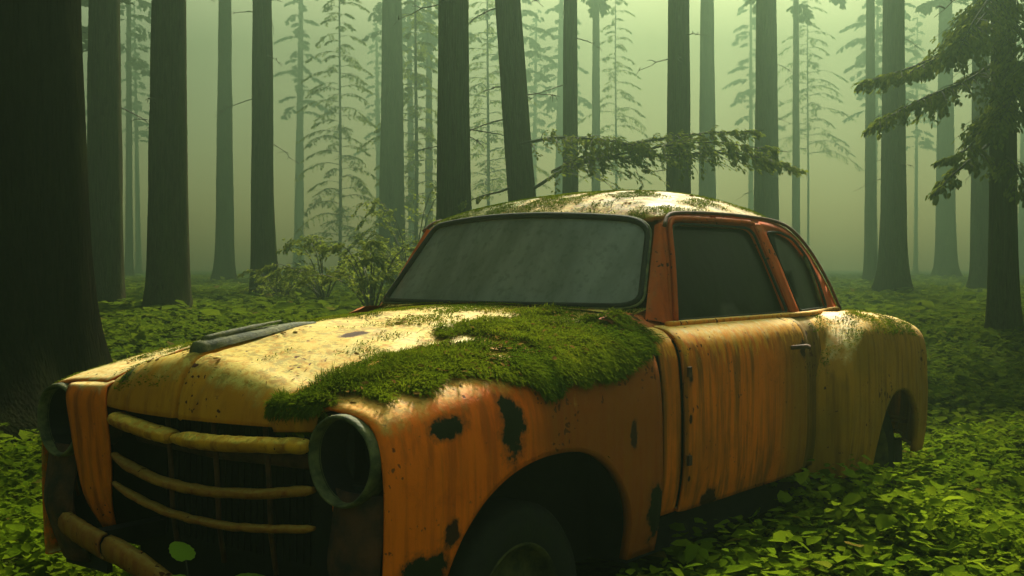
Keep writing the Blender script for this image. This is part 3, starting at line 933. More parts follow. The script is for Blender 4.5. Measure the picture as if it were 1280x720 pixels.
# wheels ---------------------------------------------------------------------------
def lathe_y(prof, n=48):
    V = []; F = []
    for (y, r) in prof:
        for k in range(n):
            a = 2*math.pi*k/n; V.append((r*math.cos(a), y, r*math.sin(a)))
    for i in range(len(prof)-1):
        for k in range(n): F.append((i*n+k, i*n+(k+1) % n, (i+1)*n+(k+1) % n, (i+1)*n+k))
    return V, F
V, F = lathe_y([(-.075,.20),(-.085,.25),(-.075,.30),(-.045,.325),(.045,.325),(.075,.30),(.085,.25),(.072,.20)])
tyre_me = mesh('tyre', V, F); tyre_me.materials.append(M_rubber)
V, F = lathe_y([(.070,.205),(.078,.198),(.060,.185),(.030,.17),(.022,.12),(.040,.075),(.046,.03),(.046,.0)])
rim_me = mesh('rim', V, F)
rim_me.materials.append(simple('rusty_wheel', (.09,.085,.014), .8, 0, scale=14, c2=(.012,.014,.004), bump=.7))
for (x, s_) in ((.02, 1), (.02, -1), (-2.66, 1), (-2.66, -1)):
    w = empty('wheel'); w.parent = car; w.location = (x, s_*(.63 if x > -1 else .71), .20 if x > -1 else .30); w.rotation_euler = (0, R(31*x), 0 if s_ > 0 else math.pi)
    obj('tyre', tyre_me, None, w); obj('rim', rim_me, None, w)

# ------------------------------------------------------------------ moss on the car
mossA = [(.80,.395),(.6,.40),(.45,.40),(.3,.43),(.1,.38),(-.2,.36),(-.45,.32),(-.60,.36),(-.66,.50),(-.66,.90),(.90,.90),(.90,.6)]
def in_poly(x, y, L):
    c = np.zeros(len(x), bool); j = len(L)-1
    for i in range(len(L)):
        cond = ((L[i][1] > y) != (L[j][1] > y))
        xx = (L[j][0]-L[i][0])*(y-L[i][1])/(L[j][1]-L[i][1]+1e-12)+L[i][0]
        c ^= cond & (x < xx); j = i
    return c
def sample(o, n):
    me = o.data; me.calc_loop_triangles()
    t = np.empty(len(me.loop_triangles)*3, np.int32); me.loop_triangles.foreach_get('vertices', t); t = t.reshape(-1, 3)
    v = np.empty(len(me.vertices)*3); me.vertices.foreach_get('co', v); v = v.reshape(-1, 3)
    A, B, C = v[t[:, 0]], v[t[:, 1]], v[t[:, 2]]
    nn = np.cross(B-A, C-A); ar = np.linalg.norm(nn, axis=1)
    i = rng.choice(len(t), n, p=ar/ar.sum())
    a = rng.random(n); b = rng.random(n); f = a+b > 1; a[f] = 1-a[f]; b[f] = 1-b[f]
    P = A[i]+(B-A)[i]*a[:, None]+(C-A)[i]*b[:, None]
    N = nn[i]/(ar[i][:, None]+1e-12)
    N[N[:, 2] < 0] *= -1
    return P, N
zx = [-.66, -.63, -.38, -.1, .05, .12, .25, .42, .6, .7, .80]
zl = [.975, .955, .912, .885, .870, .90, .932, .938, .892, .84, .80]
def moss_mask(P, soft=.05):
    n1 = (fbm(P[:, 0]*7, P[:, 1]*7, 3)-.5)*1.7
    x = P[:, 0]+(fbm(P[:, 0]*9, P[:, 1]*9, 8)-.5)*.09; y = P[:, 1]+n1*.14
    lim = np.interp(P[:, 0], zx, zl)+(fbm(P[:, 0]*16, P[:, 0]*3, 6)-.5)*.05
    x = x+(rng.random(len(x))-.5)*.05; y = y+(rng.random(len(x))-.5)*.05+(fbm(P[:, 0]*22, P[:, 1]*22, 33)-.5)*.08
    ok = in_poly(x, y, mossA) & (P[:, 2] > lim+(rng.random(len(x))-.5)*.02)
    ok &= ~((P[:, 0] > .66) & (P[:, 1] > .545) & (P[:, 2] < .868))
    hole = fbm(P[:, 0]*6+9, P[:, 1]*6, 21)
    inner = np.clip((P[:, 1]-.36)/.2, 0, 1)
    return ok & (hole+.12*rng.random(len(hole)) < .53+.22*inner)
def fibres(name, P, N, L, W, label, flow=1.0, parent_matrix=True, mat=None, lift=.5):
    n = len(P); L = L*(.55+1.0*fbm(P[:, 0]*8, P[:, 1]*8, 71))
    g = np.array([0, 0, -1.])-N*(-N[:, 2:3])
    g = g/(np.linalg.norm(g, axis=1)[:, None]+.15)
    rd = rng.normal(0, 1, (n, 3)); rd -= N*np.sum(rd*N, 1)[:, None]
    rd /= np.linalg.norm(rd, axis=1)[:, None]+1e-6
    bias = np.array([-.45, .8, 0.])-N*np.sum(N*np.array([-.45, .8, 0.]), 1)[:, None]
    cl = fbm(P[:, 0]*14, P[:, 1]*14, 55)[:, None]
    D = g*flow+bias*.55*flow+rd*(.75)+N*(lift*(.4+1.2*cl))
    D /= np.linalg.norm(D, axis=1)[:, None]
    D2 = D+np.array([0, 0, -1.])*.55; D2 /= np.linalg.norm(D2, axis=1)[:, None]
    S = np.cross(D, N); S /= np.linalg.norm(S, axis=1)[:, None]+1e-6
    W = W*np.ones(n); Lc = L[:, None]; Wc = W[:, None]
    B0 = P+N*.002
    mid = B0+D*Lc*.55; tip = mid+D2*Lc*.45
    V = np.stack([B0-S*Wc*.5, B0+S*Wc*.5, mid+S*Wc*.42, mid-S*Wc*.42, tip], 1).reshape(-1, 3)
    i = np.arange(n)[:, None]*5
    F = np.concatenate([i+np.array([[0, 1, 2, 3]]), i+np.array([[3, 2, 4, 4]])], 1).reshape(-1, 4)
    # second face as a tri: write through a degenerate-free quad using a tip pair
    V = np.stack([B0-S*Wc*.5, B0+S*Wc*.5, mid+S*Wc*.42, mid-S*Wc*.42, tip+S*Wc*.08, tip-S*Wc*.08], 1).reshape(-1, 3)
    i = np.arange(n)[:, None]*6
    F = np.concatenate([i+np.array([[0, 1, 2, 3]]), i+np.array([[3, 2, 4, 5]])], 1).reshape(-1, 4)
    rr = np.clip(.45*cl[:, 0]+.35*rng.random(n)+1.5*(fbm(P[:, 0]*4, P[:, 1]*4, 73)-.5)+.08, 0, 1)
    o = obj(name, mesh(name, V, F, False, {'rnd': np.repeat(rr, 2)}), mat or M_mossleaf)
    o.matrix_world = Matrix.Translation(car.location) @ car.rotation_euler.to_matrix().to_4x4()
    return tag(o, label, 'moss', kind='stuff')
OB = {o.name.split('.')[0]+('' if '.' not in o.name else o.name[-4:]): o for o in car.children}
hoodo = bpy.data.objects['hood']; fenN = bpy.data.objects['front_fender']; fenF = bpy.data.objects['front_fender.001']; roofo = bpy.data.objects['roof']
P1, N1 = sample(hoodo, 230000); P2, N2 = sample(fenN, 230000); P3, N3 = sample(bpy.data.objects['cowl_corner'], 9000)
P = np.vstack([P1, P2, P3]); N = np.vstack([N1, N2, N3])
k = moss_mask(P); P = P[k]; N = N[k]
P4, N4 = sample(lip, 9000)
k = (P4[:, 1] < .60) & (fbm(P4[:, 1]*14, P4[:, 2]*14, 91)+.25*rng.random(len(P4)) > .34+1.3*np.clip(.80-P4[:, 2], 0, 1))
P = np.vstack([P, P4[k]]); N = np.vstack([N, N4[k]])
q = rng.random(len(P)) < min(1., 95000/len(P)); P = P[q]; N = N[q]
pad = .036*fbm(P[:, 0]*9, P[:, 1]*9, 13)**1.3
fibres('hood_moss', P+N*pad[:, None]*rng.random(len(P))[:, None], N, .007+.020*rng.random(len(P))**1.4, .0032, 'thick green moss hanging over the near side of the hood')
# thin scattered tufts on the rest of the hood, the far fender, roof and tail
def thin(o, n, thr, sc, seed, cond=None):
    P, N = sample(o, n)
    f = fbm(P[:, 0]*sc, P[:, 1]*sc*1.6, seed, 5)
    k = f+(rng.random(len(f))-.5)*.30 > thr(P)+.05
    k &= N[:, 2] > .35
    return P[k], N[k]
A = [thin(hoodo, 70000, lambda P: .585-.18*sstep(.20, -.20, P[:, 1])-.06*sstep(0, -.5, P[:, 0])+.14*sstep(.35,.6,P[:,0]), 6, 61),
     thin(fenF, 60000, lambda P: .55-.20*sstep(-.60, -.76, P[:, 1])+.16*sstep(.3, .5, P[:, 0]), 6, 62),
     thin(bpy.data.objects['cowl'], 9000, lambda P: .56+0*P[:, 0], 6, 66)]
P = np.vstack([a[0] for a in A]); N = np.vstack([a[1] for a in A])
fibres('thin_hood_moss', P, N, .003+.006*rng.random(len(P)), .0035, 'thin yellowish moss film along the far side of the hood', 0.5, lift=.6)
P, N = thin(roofo, 150000, lambda P: .57-.20*sstep(.42, .0, P[:, 1])-.10*sstep(-2.0, -2.6, P[:, 0]), 8, 64)
fibres('roof_moss', P, N, .003+.006*rng.random(len(P)), .0035, 'yellow green moss along the far edge of the car roof', 0.5, lift=.6)
A = [thin(bpy.data.objects['rear_fender'], 60000, lambda P: .50+.1*sstep(-2.2, -2.0, P[:, 0]), 7, 65), thin(bpy.data.objects['trunk_lid'], 40000, lambda P: .42+0*P[:, 0], 7, 67)]
P = np.vstack([a[0] for a in A]); N = np.vstack([a[1] for a in A])
fibres('tail_moss', P, N, .003+.009*rng.random(len(P)), .0035, 'green moss on the rear fender and trunk of the car', 0.6, lift=.6)

M_litter = leaf_mat('dead_leaf', (.10, .045, .012), (.19, .11, .025), trans=.15)
A = [sample(hoodo, 1000), sample(roofo, 500), sample(bpy.data.objects['cowl'], 160), sample(bpy.data.objects['trunk_lid'], 160), sample(fenF, 220), sample(fenN, 900)]
P = np.vstack([a[0] for a in A]); N = np.vstack([a[1] for a in A])
k = (N[:, 2] > .72) & (fbm(P[:, 0]*5, P[:, 1]*5, 93) > .42); P = P[k]; N = N[k]
inm = in_poly(P[:, 0], P[:, 1], mossA)
P = P+N*np.where(inm, .022, .003)[:, None]
D = rng.normal(0, 1, P.shape); D -= N*np.sum(D*N, 1)[:, None]
L = .009+.020*rng.random(len(P))**2; W = np.where(rng.random(len(P)) < .6, .09, .5)*L
V, F, rr = leaf_cloud(P, D, N+rng.normal(0, .25, N.shape), L, W, .1)
o = obj('fallen_leaves', mesh('fallen_leaves', V, F, False, {'rnd': rr}), M_litter)
o.matrix_world = Matrix.Translation(car.location) @ car.rotation_euler.to_matrix().to_4x4()
tag(o, 'brown needles and bits of dead leaf lying on the car', 'leaf litter', kind='stuff')

# ------------------------------------------------------------------ broad leaved plants
def broad_leaf(C, d, size, wid=.95, k=9):
    """one heart shaped leaf"""
    d = Vector(d).normalized(); side = d.cross(Vector((0, 0, 1))).normalized(); up = side.cross(d)
    V = []; F = []
    n = 14
    for i in range(n+1):
        t = i/n
        w = wid*.5*min(1.05, 1.62*(t+.01)**.36*(1-t)**.62)*(1+.05*math.sin(i*2.3))
        z = -.16*t*t
        for s_ in (-1, -.5, 0, .5, 1):
            p = Vector(C)+d*size*(t-.06*abs(s_)*(1-t))+side*size*w*s_+up*size*(z+.10*abs(s_)*w)
            V.append(tuple(p))
    for i in range(n):
        for k_ in range(4): F.append((i*5+k_, i*5+k_+1, (i+1)*5+k_+1, (i+1)*5+k_))
    return V, F
def plant(loc, leaves, label, group=None, name='leafy_plant'):
    """leaves: (dx,dy,height,azimuth,pitch,size)"""
    r_ = empty(name, loc, 0, label, 'plant', group)
    mb = MB(); fm = []
    for (dx, dy, h, az, pt, s_) in leaves:
        V, F = tube(catmull([(0, 0, -.02), (dx*.3, dy*.3, h*.6), (dx, dy, h)], 7), [.0035]*3+[.0028]*4, 5); mb.add(V, F)
        d = (math.cos(R(az))*math.cos(R(pt)), math.sin(R(az))*math.cos(R(pt)), math.sin(R(pt)))
        V, F = broad_leaf((dx, dy, h), d, s_, .95)
        me = mesh('leaf', V, F, True, {'rnd': [random.random()]*len(F)})
        obj('leaf', me, M_leaf_big, r_)
    mb.build('stem', M_twig, r_)
    return r_
def at(px, py, Y):
    return ((px-640)/1451.35*Y, Y, 1.2436-(py-334.1)/1451.35*Y)
# lone bright leaf before the grille
x, y, z = -.895, 3.22, .462
plant((x+.02, y+.01, 0), [(-.03, -.01, z-.03, 128, 34, .086)], 'single round bright green leaf on a stalk in front of the grille')
plant((-.80, 3.16, 0), [(.05, 0, .395, 20, 5, .09), (-.10, .03, .39, 190, 0, .08), (.02, -.04, .37, 100, 15, .06)], 'low leaves at the bottom edge below the grille')
plant((1.02, 4.95, 0), [(.02,-.03,.33,200,-12,.12),(.11,-.05,.36,-30,0,.12),(-.10,0,.27,185,-10,.13),(.05,.02,.43,20,10,.09),(-.03,-.08,.25,-100,-8,.12),(.16,.0,.26,-10,-15,.11)], 'clump of broad pale leaves beside the bottom of the door')
plant((1.52, 5.55, 0), [(.0,0,.50,-15,10,.075),(-.06,-.02,.46,195,0,.085),(.08,0,.43,10,-12,.08),(.03,-.05,.36,-80,-12,.08)], 'small leafy sprig standing against the rear fender')
plant((1.70, 5.15, 0), [(.0,0,.30,-15,0,.09),(-.08,-.02,.26,175,0,.09),(.08,0,.27,30,-8,.08),(.0,-.08,.22,-90,-12,.09)], 'broad leaves rising in front of the rear wheel')
plant((.86, 4.45, 0), [(.0,0,.22,-15,0,.09),(-.08,-.02,.20,175,0,.09),(.08,0,.20,30,-8,.08),(.05,-.08,.15,-90,-12,.09)], 'dark broad leaves near the lower front corner of the door')

# ------------------------------------------------------------------ trees
def trunk_mesh(seed, H=24., r0=1., detail=30, stubs=True):
    """unit-radius trunk (scale x,y by the breast-high radius)"""
    rs = random.Random(seed)
    zs = np.concatenate([[-.6, -.3], np.linspace(0, .9, 8), np.linspace(1.15, 9, 40), np.linspace(9.6, H, 18)])
    n = detail; V = []
    lobes = [(rs.uniform(0, 6.28), rs.uniform(.5, 1)) for _ in range(5)]
    for z in zs:
        fl = .55*math.exp(-max(z, 0)/.34)+.20*math.exp(-max(z, 0)/1.2)
        tr = max(.10, (1-max(z, 0)/H*.78))
        for k in range(n):
            a = 2*math.pi*k/n
            lb = sum(w*max(0, math.cos(a-p))**6 for p, w in lobes)
            b = (float(vnoise(k*1.1+.3, z*.9, seed))-.5)*.10+(float(vnoise(k*.35, z*.5, seed+3))-.5)*.07
            r = tr+fl*(.35+.8*lb)+b*tr
            V.append((r*math.cos(a), r*math.sin(a), z))
    m = len(zs); F = []
    for i in range(m-1):
        for k in range(n): F.append((i*n+k, i*n+(k+1) % n, (i+1)*n+(k+1) % n, (i+1)*n+k))
    F.append(tuple((m-1)*n+k for k in range(n)))
    return V, F
def dead_twigs(seed, num=9, z0=2.2, z1=9):
    rs = random.Random(seed); out = []
    for _ in range(num):
        mb = MB()
        a = rs.uniform(0, 6.28); z = rs.uniform(z0, z1); L = rs.uniform(.25, .95); d = Vector((math.cos(a), math.sin(a), rs.uniform(-.35, .1)))
        P = [Vector((0, 0, z))+d*.1]
        for q in range(1, 6):
            P.append(P[0]+d*L*q/5+Vector((rs.uniform(-.04, .04), rs.uniform(-.04, .04), -.22*(q/5)**2*L)))
        V, F = tube(P, np.linspace(.011, .003, 6), 5); mb.add(V, F)
        for _ in range(3):
            b = P[rs.randint(2, 4)]; e = b+Vector((rs.uniform(-.25, .25), rs.uniform(-.25, .25), rs.uniform(-.2, .08)))*L*.7
            V, F = tube([b, (b+e)/2+Vector((0, 0, .02)), e], [.007, .005, .002], 4); mb.add(V, F)
        out.append(mb)
    return out
def spray_bough(P, spread, n, size, rs, droop=.35, vj=0.):
    """leaf flecks on a flat spray along the limb points P"""
    P = catmull(P, 24); C = []; D = []
    T = np.gradient(P, axis=0); T /= np.linalg.norm(T, axis=1)[:, None]
    nb = max(5, int(n/16)); tw = []
    for b in range(nb):
        t = .12+.88*rs.random()**.8; i = min(23, int(t*23)); s_ = rs.choice((-1, 1))
        side = np.cross(T[i], [0, 0, 1.]); side /= np.linalg.norm(side)+1e-6
        L = spread*(1.02-t*.8)*(.5+.5*rs.random())
        d = side*s_*.85+T[i]*.65+np.array([0, 0, -droop*rs.uniform(.1, 1)+vj*rs.uniform(-.7, .5)]); d /= np.linalg.norm(d)
        tw.append((P[i], P[i]+d*L*.5+np.array([0, 0, .02*L]), P[i]+d*L+np.array([0, 0, -droop*.35*L])))
        for q in range(16):
            u = rs.random()**.8; c = P[i]+d*L*u+np.array([rs.gauss(0, .014), rs.gauss(0, .014), -droop*.35*L*u*u+rs.gauss(0, .012)])
            C.append(c); dd = d*.7+side*rs.uniform(-1, 1)*.7+T[i]*rs.uniform(-.2, .9)+np.array([0, 0, -rs.uniform(0, .45)])
            D.append(dd)
    return P, np.array(C), np.array(D), tw
def fir_parts(seed, H, base_r, z0, z1, boughs, size, per, droop=.35, up=.1, bare=1.):
    """limbs (MB) and leaf arrays of a crown between z0 and z1"""
    rs = random.Random(seed); limb = MB(); Cs = []; Ds = []
    for b in range(boughs):
        z = z0+(z1-z0)*(b+rs.random())/boughs
        t = (z-z0)/(H-z0); L = base_r*(1-t*.85)*rs.uniform(.55, 1.1); a = b*2.4+rs.uniform(-.5, .5)
        d = Vector((math.cos(a), math.sin(a), 0))
        P = [Vector((0, 0, z)), Vector((0, 0, z+up*L*.5))+d*L*.35, Vector((0, 0, z+up*L*.3-droop*L*.2))+d*L*.7, Vector((0, 0, z-droop*L*.6))+d*L]
        Q, C, D, tw = spray_bough(P, L*.42, int(per*(.4+L/base_r)), size, rs, droop)
        V, F = tube(Q[::3], np.linspace(.007+.006*L, .002, len(Q[::3])), 5); limb.add(V, F)
        for w in tw[::2]:
            V, F = tube(w, [.006, .004, .002], 3, False); limb.add(V, F)
        Cs.append(C); Ds.append(D)
    return limb, np.vstack(Cs), np.vstack(Ds)
def leaves_me(name, C, D, size, wf=.40, seedn=.5):
    n = len(C)
    N = np.stack([rng.normal(0, .35, n), rng.normal(0, .35, n), np.ones(n)], 1)
    L = size*(.6+.8*rng.random(n))
    V, F, rr = leaf_cloud(C, D, N, L, L*wf, .2)
    return mesh(name, V, F, False, {'rnd': rr})

TV = []
for s_ in range(4):
    V, F = trunk_mesh(100+s_); me = mesh('trunk', V, F); me.materials.append(M_bark); TV.append(me)
TW = []
for s_ in range(3):
    L_ = []
    for mb in dead_twigs(50+s_, 9):
        me = mesh('branch', np.vstack(mb.V), mb.F); me.materials.append(M_twig); L_.append(me)
    TW.append(L_)
CV = []
for s_ in range(3):
    limb, C, D = fir_parts(300+s_, 25, 2.6, 11.5, 24.5, 40, .26, 260, .35)
    a = mesh('crown', np.vstack([np.vstack(limb.V)]), limb.F); a.materials.append(M_twig)
    b = leaves_me('foliage', C, D, .20, .5); b.materials.append(M_needle_dark); CV.append((a, b))

def tree(X, Y, r, label, group=None, var=0, lean=(0, 0), twigs=True, rz=0., crown=True, mat=None, name='conifer_tree'):
    z = float(ground_z(X, Y))
    t = empty(name, (X, Y, z-.05), 0, label, 'tree', group)
    tr = obj('trunk', TV[var % 4], None, t); tr.scale = (r, r, 1); tr.rotation_euler = (0, 0, rz)
    if mat:
        tr.data = TV[var % 4].copy(); tr.data.materials.clear(); tr.data.materials.append(mat)
    if twigs:
        for q_ in TW[var % 3]:
            w = obj('branch', q_, None, t); w.rotation_euler = (0, 0, rz*1.7+var)
    if crown:
        a, b = CV[var % 3]
        c = obj('crown', a, None, t); c.rotation_euler = (0, 0, rz*2.3+var)
        k_ = float(np.interp(X, [-14, -5, -.9, .4, 3, 12], [2.0, 1.8, 1.25, .6, .55, .9])) if Y < 45 else 1.  # crown width shaped for the light: broad shade at left, thin over the car
        c.scale = (k_, k_, 1.0)
        f = obj('foliage', b, None, c)
    t.rotation_euler = (lean[0], lean[1], 0)
    return t
def tp(px, D): return (px-640)/1451.35*D, D
main = [  # pixel column in the photo, distance (m), diameter px, label
 (14, 8.6, 172, 'huge black trunk at the left edge, nearest tree of all'),
 (131, 16.5, 42, 'dark straight trunk just right of the huge black one'),
 (211, 15.0, 46, 'dark trunk with flared roots behind the left headlight'),
 (281, 31, 22, 'pale slim trunk between the two darker left trunks'),
 (328, 21, 27, 'grey green trunk with widened foot left of the leafy firs'),
 (490, 27, 31, 'broad pale trunk wrapped in misty fir boughs'),
 (567, 14.5, 40, 'dark upright trunk rising behind the left end of the windscreen'),
 (713, 20, 19, 'thin mid grey trunk right of the leaning one'),
 (745, 33, 12, 'very thin pale trunk over the middle of the roof'),
 (848, 18.5, 30, 'dark trunk standing behind the middle of the car roof'),
 (884, 29, 22, 'paler trunk close beside the dark one behind the roof'),
 (958, 24, 30, 'wide pale trunk above the rear part of the roof'),
 (995, 34, 10, 'pencil thin trunk behind the rear window'),
 (1088, 30, 14, 'thin pale trunk touching the flared one on the right'),
 (1117, 22.5, 30, 'straight grey trunk with flared foot right of the car'),
 (1182, 36, 24, 'faint wide trunk in the mist between the right trunks'),
 (1226, 24, 23, 'dim trunk half hidden beside the boughed right tree'),
]
for i, (px, D, w, lab) in enumerate(main):
    if D > 20.5: D = 20.5+(D-20.5)*2.1
    X, Y = tp(px, D)
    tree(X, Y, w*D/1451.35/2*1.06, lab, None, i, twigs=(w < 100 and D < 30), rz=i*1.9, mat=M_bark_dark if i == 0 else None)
# leaning tree with the long low bough
X, Y = tp(664, 14.5)
lt = tree(X, Y, 34*14.5/1451.35/2*1.06, 'dark trunk leaning left with a long leafy bough over the car roof', None, 2, lean=(0, -R(4.2)), rz=.8)
def add_boughs(t, boughs, per, size, spread, seed, mat=M_needle, droop=.3, r0=.022, vj=0.):
    rs = random.Random(seed); inv = (Matrix.Translation(t.location) @ t.rotation_euler.to_matrix().to_4x4()).inverted()
    for P in boughs:
        P = [inv @ Vector(p) for p in P]
        Q, C, D, tw = spray_bough(P, spread, per, size, rs, droop, vj)
        mb = MB(); V, F = tube(Q, np.linspace(r0, .004, len(Q)), 6); mb.add(V, F)
        for w in tw:
            V, F = tube(w, [.006, .004, .002], 3, False); mb.add(V, F)
        b = mb.build('bough', M_twig, t)
        me = leaves_me('foliage', C, D, size, .5); me.materials.append(mat)
        obj('foliage', me, None, b)
add_boughs(lt, [[at(668, 235, 14.4), at(715, 208, 13.9), at(790, 190, 13.2), at(880, 178, 12.6), at(985, 190, 12.0)],
                [at(690, 215, 14.2), at(740, 192, 13.8), at(850, 170, 13.2), at(955, 163, 12.7)],
                [at(730, 200, 13.9), at(820, 195, 13.4), at(920, 192, 12.6), at(1000, 212, 12.2)],
                [at(650, 180, 14.3), at(700, 172, 14.0), at(760, 176, 13.4), at(810, 185, 13.0)]], 1500, .050, .80, 5, droop=.25, vj=.9)
add_boughs(lt, [[at(655, 225, 14.5), at(630, 238, 14.4), at(600, 246, 14.3), at(560, 262, 14.2)]], 50, .06, .3, 6)
# the boughed tree at the right edge
X, Y = tp(1254, 12.5)
rt = tree(X, Y, 31*12.5/1451.35/2*1.06, 'dark trunk at the right edge with leafy boughs reaching left', None, 1, rz=2.)
add_boughs(rt, [[at(1254, 20, 12.5), at(1215, 50, 12.2), at(1150, 80, 11.9), at(1075, 105, 11.6)],
                [at(1254, 70, 12.5), at(1210, 100, 12.1), at(1150, 125, 11.8), at(1092, 157, 11.6)],
                [at(1254, -20, 12.5), at(1230, 20, 12.1), at(1190, 60, 11.8), at(1130, 95, 11.6)],
                [at(1254, 0, 12.5), at(1275, 40, 12.0), at(1290, 80, 11.6), at(1300, 120, 11.4)],
                [at(1254, -60, 12.5), at(1240, -10, 12.0), at(1215, 30, 11.6), at(1195, 70, 11.4)],
                [at(1254, 60, 12.5), at(1270, 90, 12.0), at(1262, 130, 11.8), at(1240, 165, 11.6)]], 1300, .058, .80, 15, droop=.38, vj=.6)
add_boughs(rt, [[at(1254, 165, 12.5), at(1225, 190, 12.2), at(1195, 215, 11.9), at(1165, 246, 11.8)],
                [at(1254, 130, 12.5), at(1235, 150, 12.1), at(1210, 185, 11.9), at(1180, 200, 11.8)],
                [at(1254, 190, 12.5), at(1270, 210, 12.1), at(1285, 240, 11.9), at(1300, 260, 11.8)]], 620, .060, .50, 16, droop=.4)

# misty young firs in the middle ground
def fir(px, D, H, base_r, z0, label, seed, boughs=46, per=90, size=.10, r=.07, twz=None):
    X, Y = tp(px, D); z = float(ground_z(X, Y))
    t = empty('fir_tree', (X, Y, z-.03), 0, label, 'tree')
    V, F = tube([(0, 0, -.1), (.02, 0, H*.3), (-.03, .03, H*.7), (0, 0, H)], [r, r*.85, r*.45, .01], 8)
    obj('trunk', mesh('trunk', V, F), M_twig, t)
    limb, C, D_ = fir_parts(seed, H, base_r, z0, H*.97, int(boughs*1.5), size, per*4, .42)
    c = limb.build('crown', M_twig, t)
    me = leaves_me('foliage', C, D_, size*.50, .34); me.materials.append(M_needle); obj('foliage', me, None, c)
fir(425, 46, 15, 2.7, 1.2, 'misty fir with drooping boughs left of the broad pale trunk', 401, 58, 110, .13)
fir(520, 37, 13, 2.5, .8, 'full misty fir directly behind the dark upright trunk', 402, 60, 120, .12)
fir(610, 46, 15, 2.9, 3.6, 'hazy fir hanging between the dark trunk and the leaning one', 403, 50, 100, .13)
fir(770, 58, 16, 2.4, 5.2, 'faint fir with hanging boughs beside the thin trunk', 404, 40, 80, .14)
fir(1010, 66, 18, 3.2, 7.0, 'faintest fir below the bright patch of mist', 405, 40, 80, .17)
def shrub(px, D, h, w, label, seed, n=900, size=.07, group=None):
    X, Y = tp(px, D); z = float(ground_z(X, Y)); rs = random.Random(seed)
    t = empty('shrub', (X, Y, z-.03), 0, label, 'shrub', group)
    mb = MB(); Cs = []; Ds = []
    for b in range(16):
        a = rs.uniform(0, 6.28); L = w*rs.uniform(.5, 1); d = Vector((math.cos(a), math.sin(a), 0)); hh = h*rs.uniform(.4, 1)
        P = [Vector((0, 0, 0)), d*L*.3+Vector((0, 0, hh*.7)), d*L*.7+Vector((0, 0, hh)), d*L+Vector((0, 0, hh*.85))]
        Q, C, D_, tw = spray_bough(P, w*.5, n//6, size, rs, .3)
        V, F = tube(Q[::3], np.linspace(.012, .003, 8), 4); mb.add(V, F); Cs.append(C); Ds.append(D_)
    s_ = mb.build('branch', M_twig, t)
    me = leaves_me('foliage', np.vstack(Cs), np.vstack(Ds), size*.7, .55); me.materials.append(M_needle); obj('foliage', me, None, t)
shrub(405, 18, 1.1, 1.2, 'leafy shrub left of the windscreen behind the hood', 501, 1500)
shrub(465, 15, 1.0, 1.0, 'dark low shrub touching the left corner of the windscreen', 502, 1400)
shrub(352, 20, .7, .9, 'small shrub beside the widened trunk foot', 503, 900)
shrub(515, 20, 2.0, 1.4, 'tall loose shrub behind the windscreen corner', 504, 1500)

for i, (X, Y) in enumerate([(-7.5,9),(-9,14),(-12,7),(-12,18),(-15,12),(-10,3),(-15,24),(-18,18),(-19,30),(-13,-6),(-20,6),(-23,24),(-17,36),  # unseen trees added at both sides to darken the mist
                            (10,16),(12,9),(14,20),(17,13),(20,26),(17,4)]):
    t_ = tree(X, Y, .26+.02*(i % 4), 'tall dark conifer added just outside the picture to shade the mist', 'added conifers shading the scene from outside', i, rz=i*2.1)
    for c in t_.children:
        if c.name.startswith('crown'): c.scale = (2.3, 2.3, .72)  # crowns widened and lowered to block light
# pale trunks further off, fading into the mist
rs = random.Random(77); used = [(tp(p, d if d < 20.5 else 20.5+(d-20.5)*2.1)) for p, d, w, l in main]
k = 0
grp = 'pale trunks deep in the mist'
while k < 52:
    D = rs.uniform(52, 115); px = rs.uniform(-700, 1980)
    X, Y = tp(px, D)
    if any((X-a)**2+(Y-b)**2 < 9 for a, b in used): continue
    if D < 75 and 330 < px < 480: continue
    used.append((X, Y))
    tree(X, Y, rs.uniform(.20, .42), 'pale conifer trunk deep in the mist, almost lost in haze', grp, k, lean=(R(rs.uniform(-1, 1)), R(rs.uniform(-1, 1))), twigs=False, rz=rs.uniform(0, 6), crown=True)
    k += 1

# ------------------------------------------------------------------ haze
HZ = MB().box((-110, -60, -1.6), (110, 130, 26.5))
t = NT('forest_haze')
v = t.n('ShaderNodeVolumePrincipled')
v.inputs['Color'].default_value = (.090, .136, .092, 1)
v.inputs['Density'].default_value = .027
v.inputs['Anisotropy'].default_value = .84
t.l(v.outputs[0], t.out.inputs['Volume'])
hz = HZ.build('haze', t.m, None, False)
tag(hz, 'pale green mist filling the forest between the trunks', 'mist', kind='stuff')

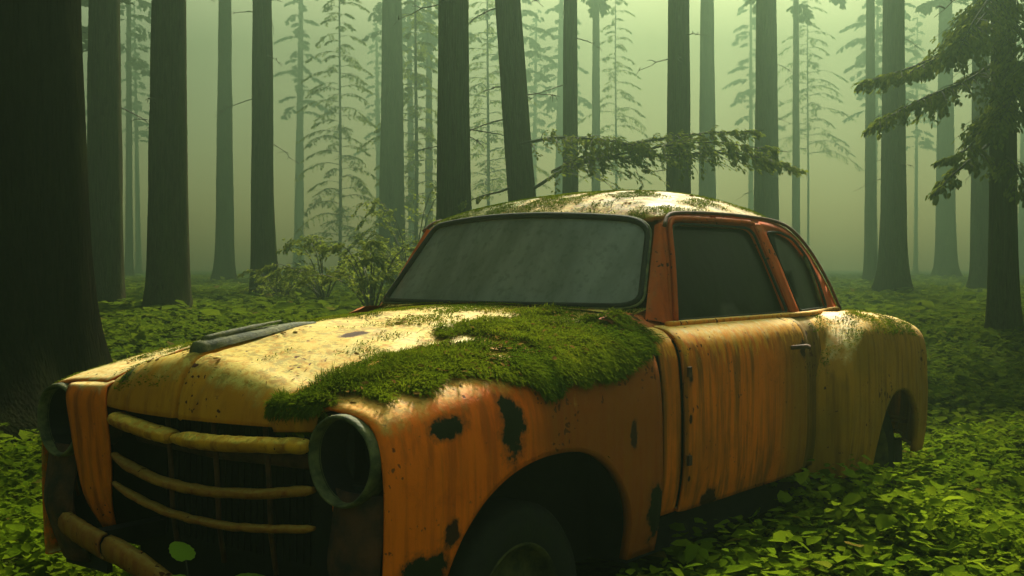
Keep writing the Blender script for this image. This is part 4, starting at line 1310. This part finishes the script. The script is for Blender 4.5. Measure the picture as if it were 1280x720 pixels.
# ------------------------------------------------------------------ light
SUN_EL, SUN_AZ = R(42), R(15)      # azimuth measured from +Y towards +X
w = bpy.data.worlds.new('World'); SC.world = w; w.use_nodes = True
nt = w.node_tree; nt.nodes.clear()
sk = nt.nodes.new('ShaderNodeTexSky'); sk.sky_type = 'NISHITA'; sk.sun_disc = False
sk.sun_elevation = SUN_EL; sk.sun_rotation = SUN_AZ; sk.air_density = 1.; sk.dust_density = 4.
ml = nt.nodes.new('ShaderNodeMix'); ml.data_type = 'RGBA'; ml.blend_type = 'MULTIPLY'; ml.inputs[0].default_value = 1
ml.inputs[7].default_value = (.94, .95, .50, 1)
bg = nt.nodes.new('ShaderNodeBackground'); bg.inputs[1].default_value = .085
wo = nt.nodes.new('ShaderNodeOutputWorld')
nt.links.new(sk.outputs[0], ml.inputs[6]); nt.links.new(ml.outputs[2], bg.inputs[0]); nt.links.new(bg.outputs[0], wo.inputs[0])
sl = bpy.data.lights.new('sun', 'SUN'); sl.energy = 5.0; sl.angle = R(6); sl.color = (1, .95, .76)
so = bpy.data.objects.new('sun', sl); COL.objects.link(so)
d = Vector((math.sin(SUN_AZ)*math.cos(SUN_EL), math.cos(SUN_AZ)*math.cos(SUN_EL), math.sin(SUN_EL)))
so.rotation_euler = d.to_track_quat('Z', 'Y').to_euler()

# ------------------------------------------------------------------ camera
cam = bpy.data.cameras.new('camera'); co = bpy.data.objects.new('camera', cam); COL.objects.link(co)
co.location = (0, 0, 1.2436); co.rotation_euler = (R(90), 0, 0)
cam.sensor_width = 36; cam.lens = 1451.35/1280*36; cam.shift_y = -(360-334.1)/1280
cam.clip_end = 500; cam.clip_start = .05
cam.dof.use_dof = False
SC.camera = co
SC.render.engine = 'CYCLES'
SC.cycles.use_denoising = True
SC.cycles.max_bounces = 6; SC.cycles.diffuse_bounces = 3; SC.cycles.glossy_bounces = 2
SC.cycles.transmission_bounces = 3; SC.cycles.transparent_max_bounces = 6; SC.cycles.volume_bounces = 1
SC.cycles.sample_clamp_indirect = 4
SC.view_settings.view_transform = 'Standard'; SC.view_settings.look = 'None'
SC.view_settings.exposure = 2.8; SC.view_settings.gamma = 1.0; SC.view_settings.use_curve_mapping = False
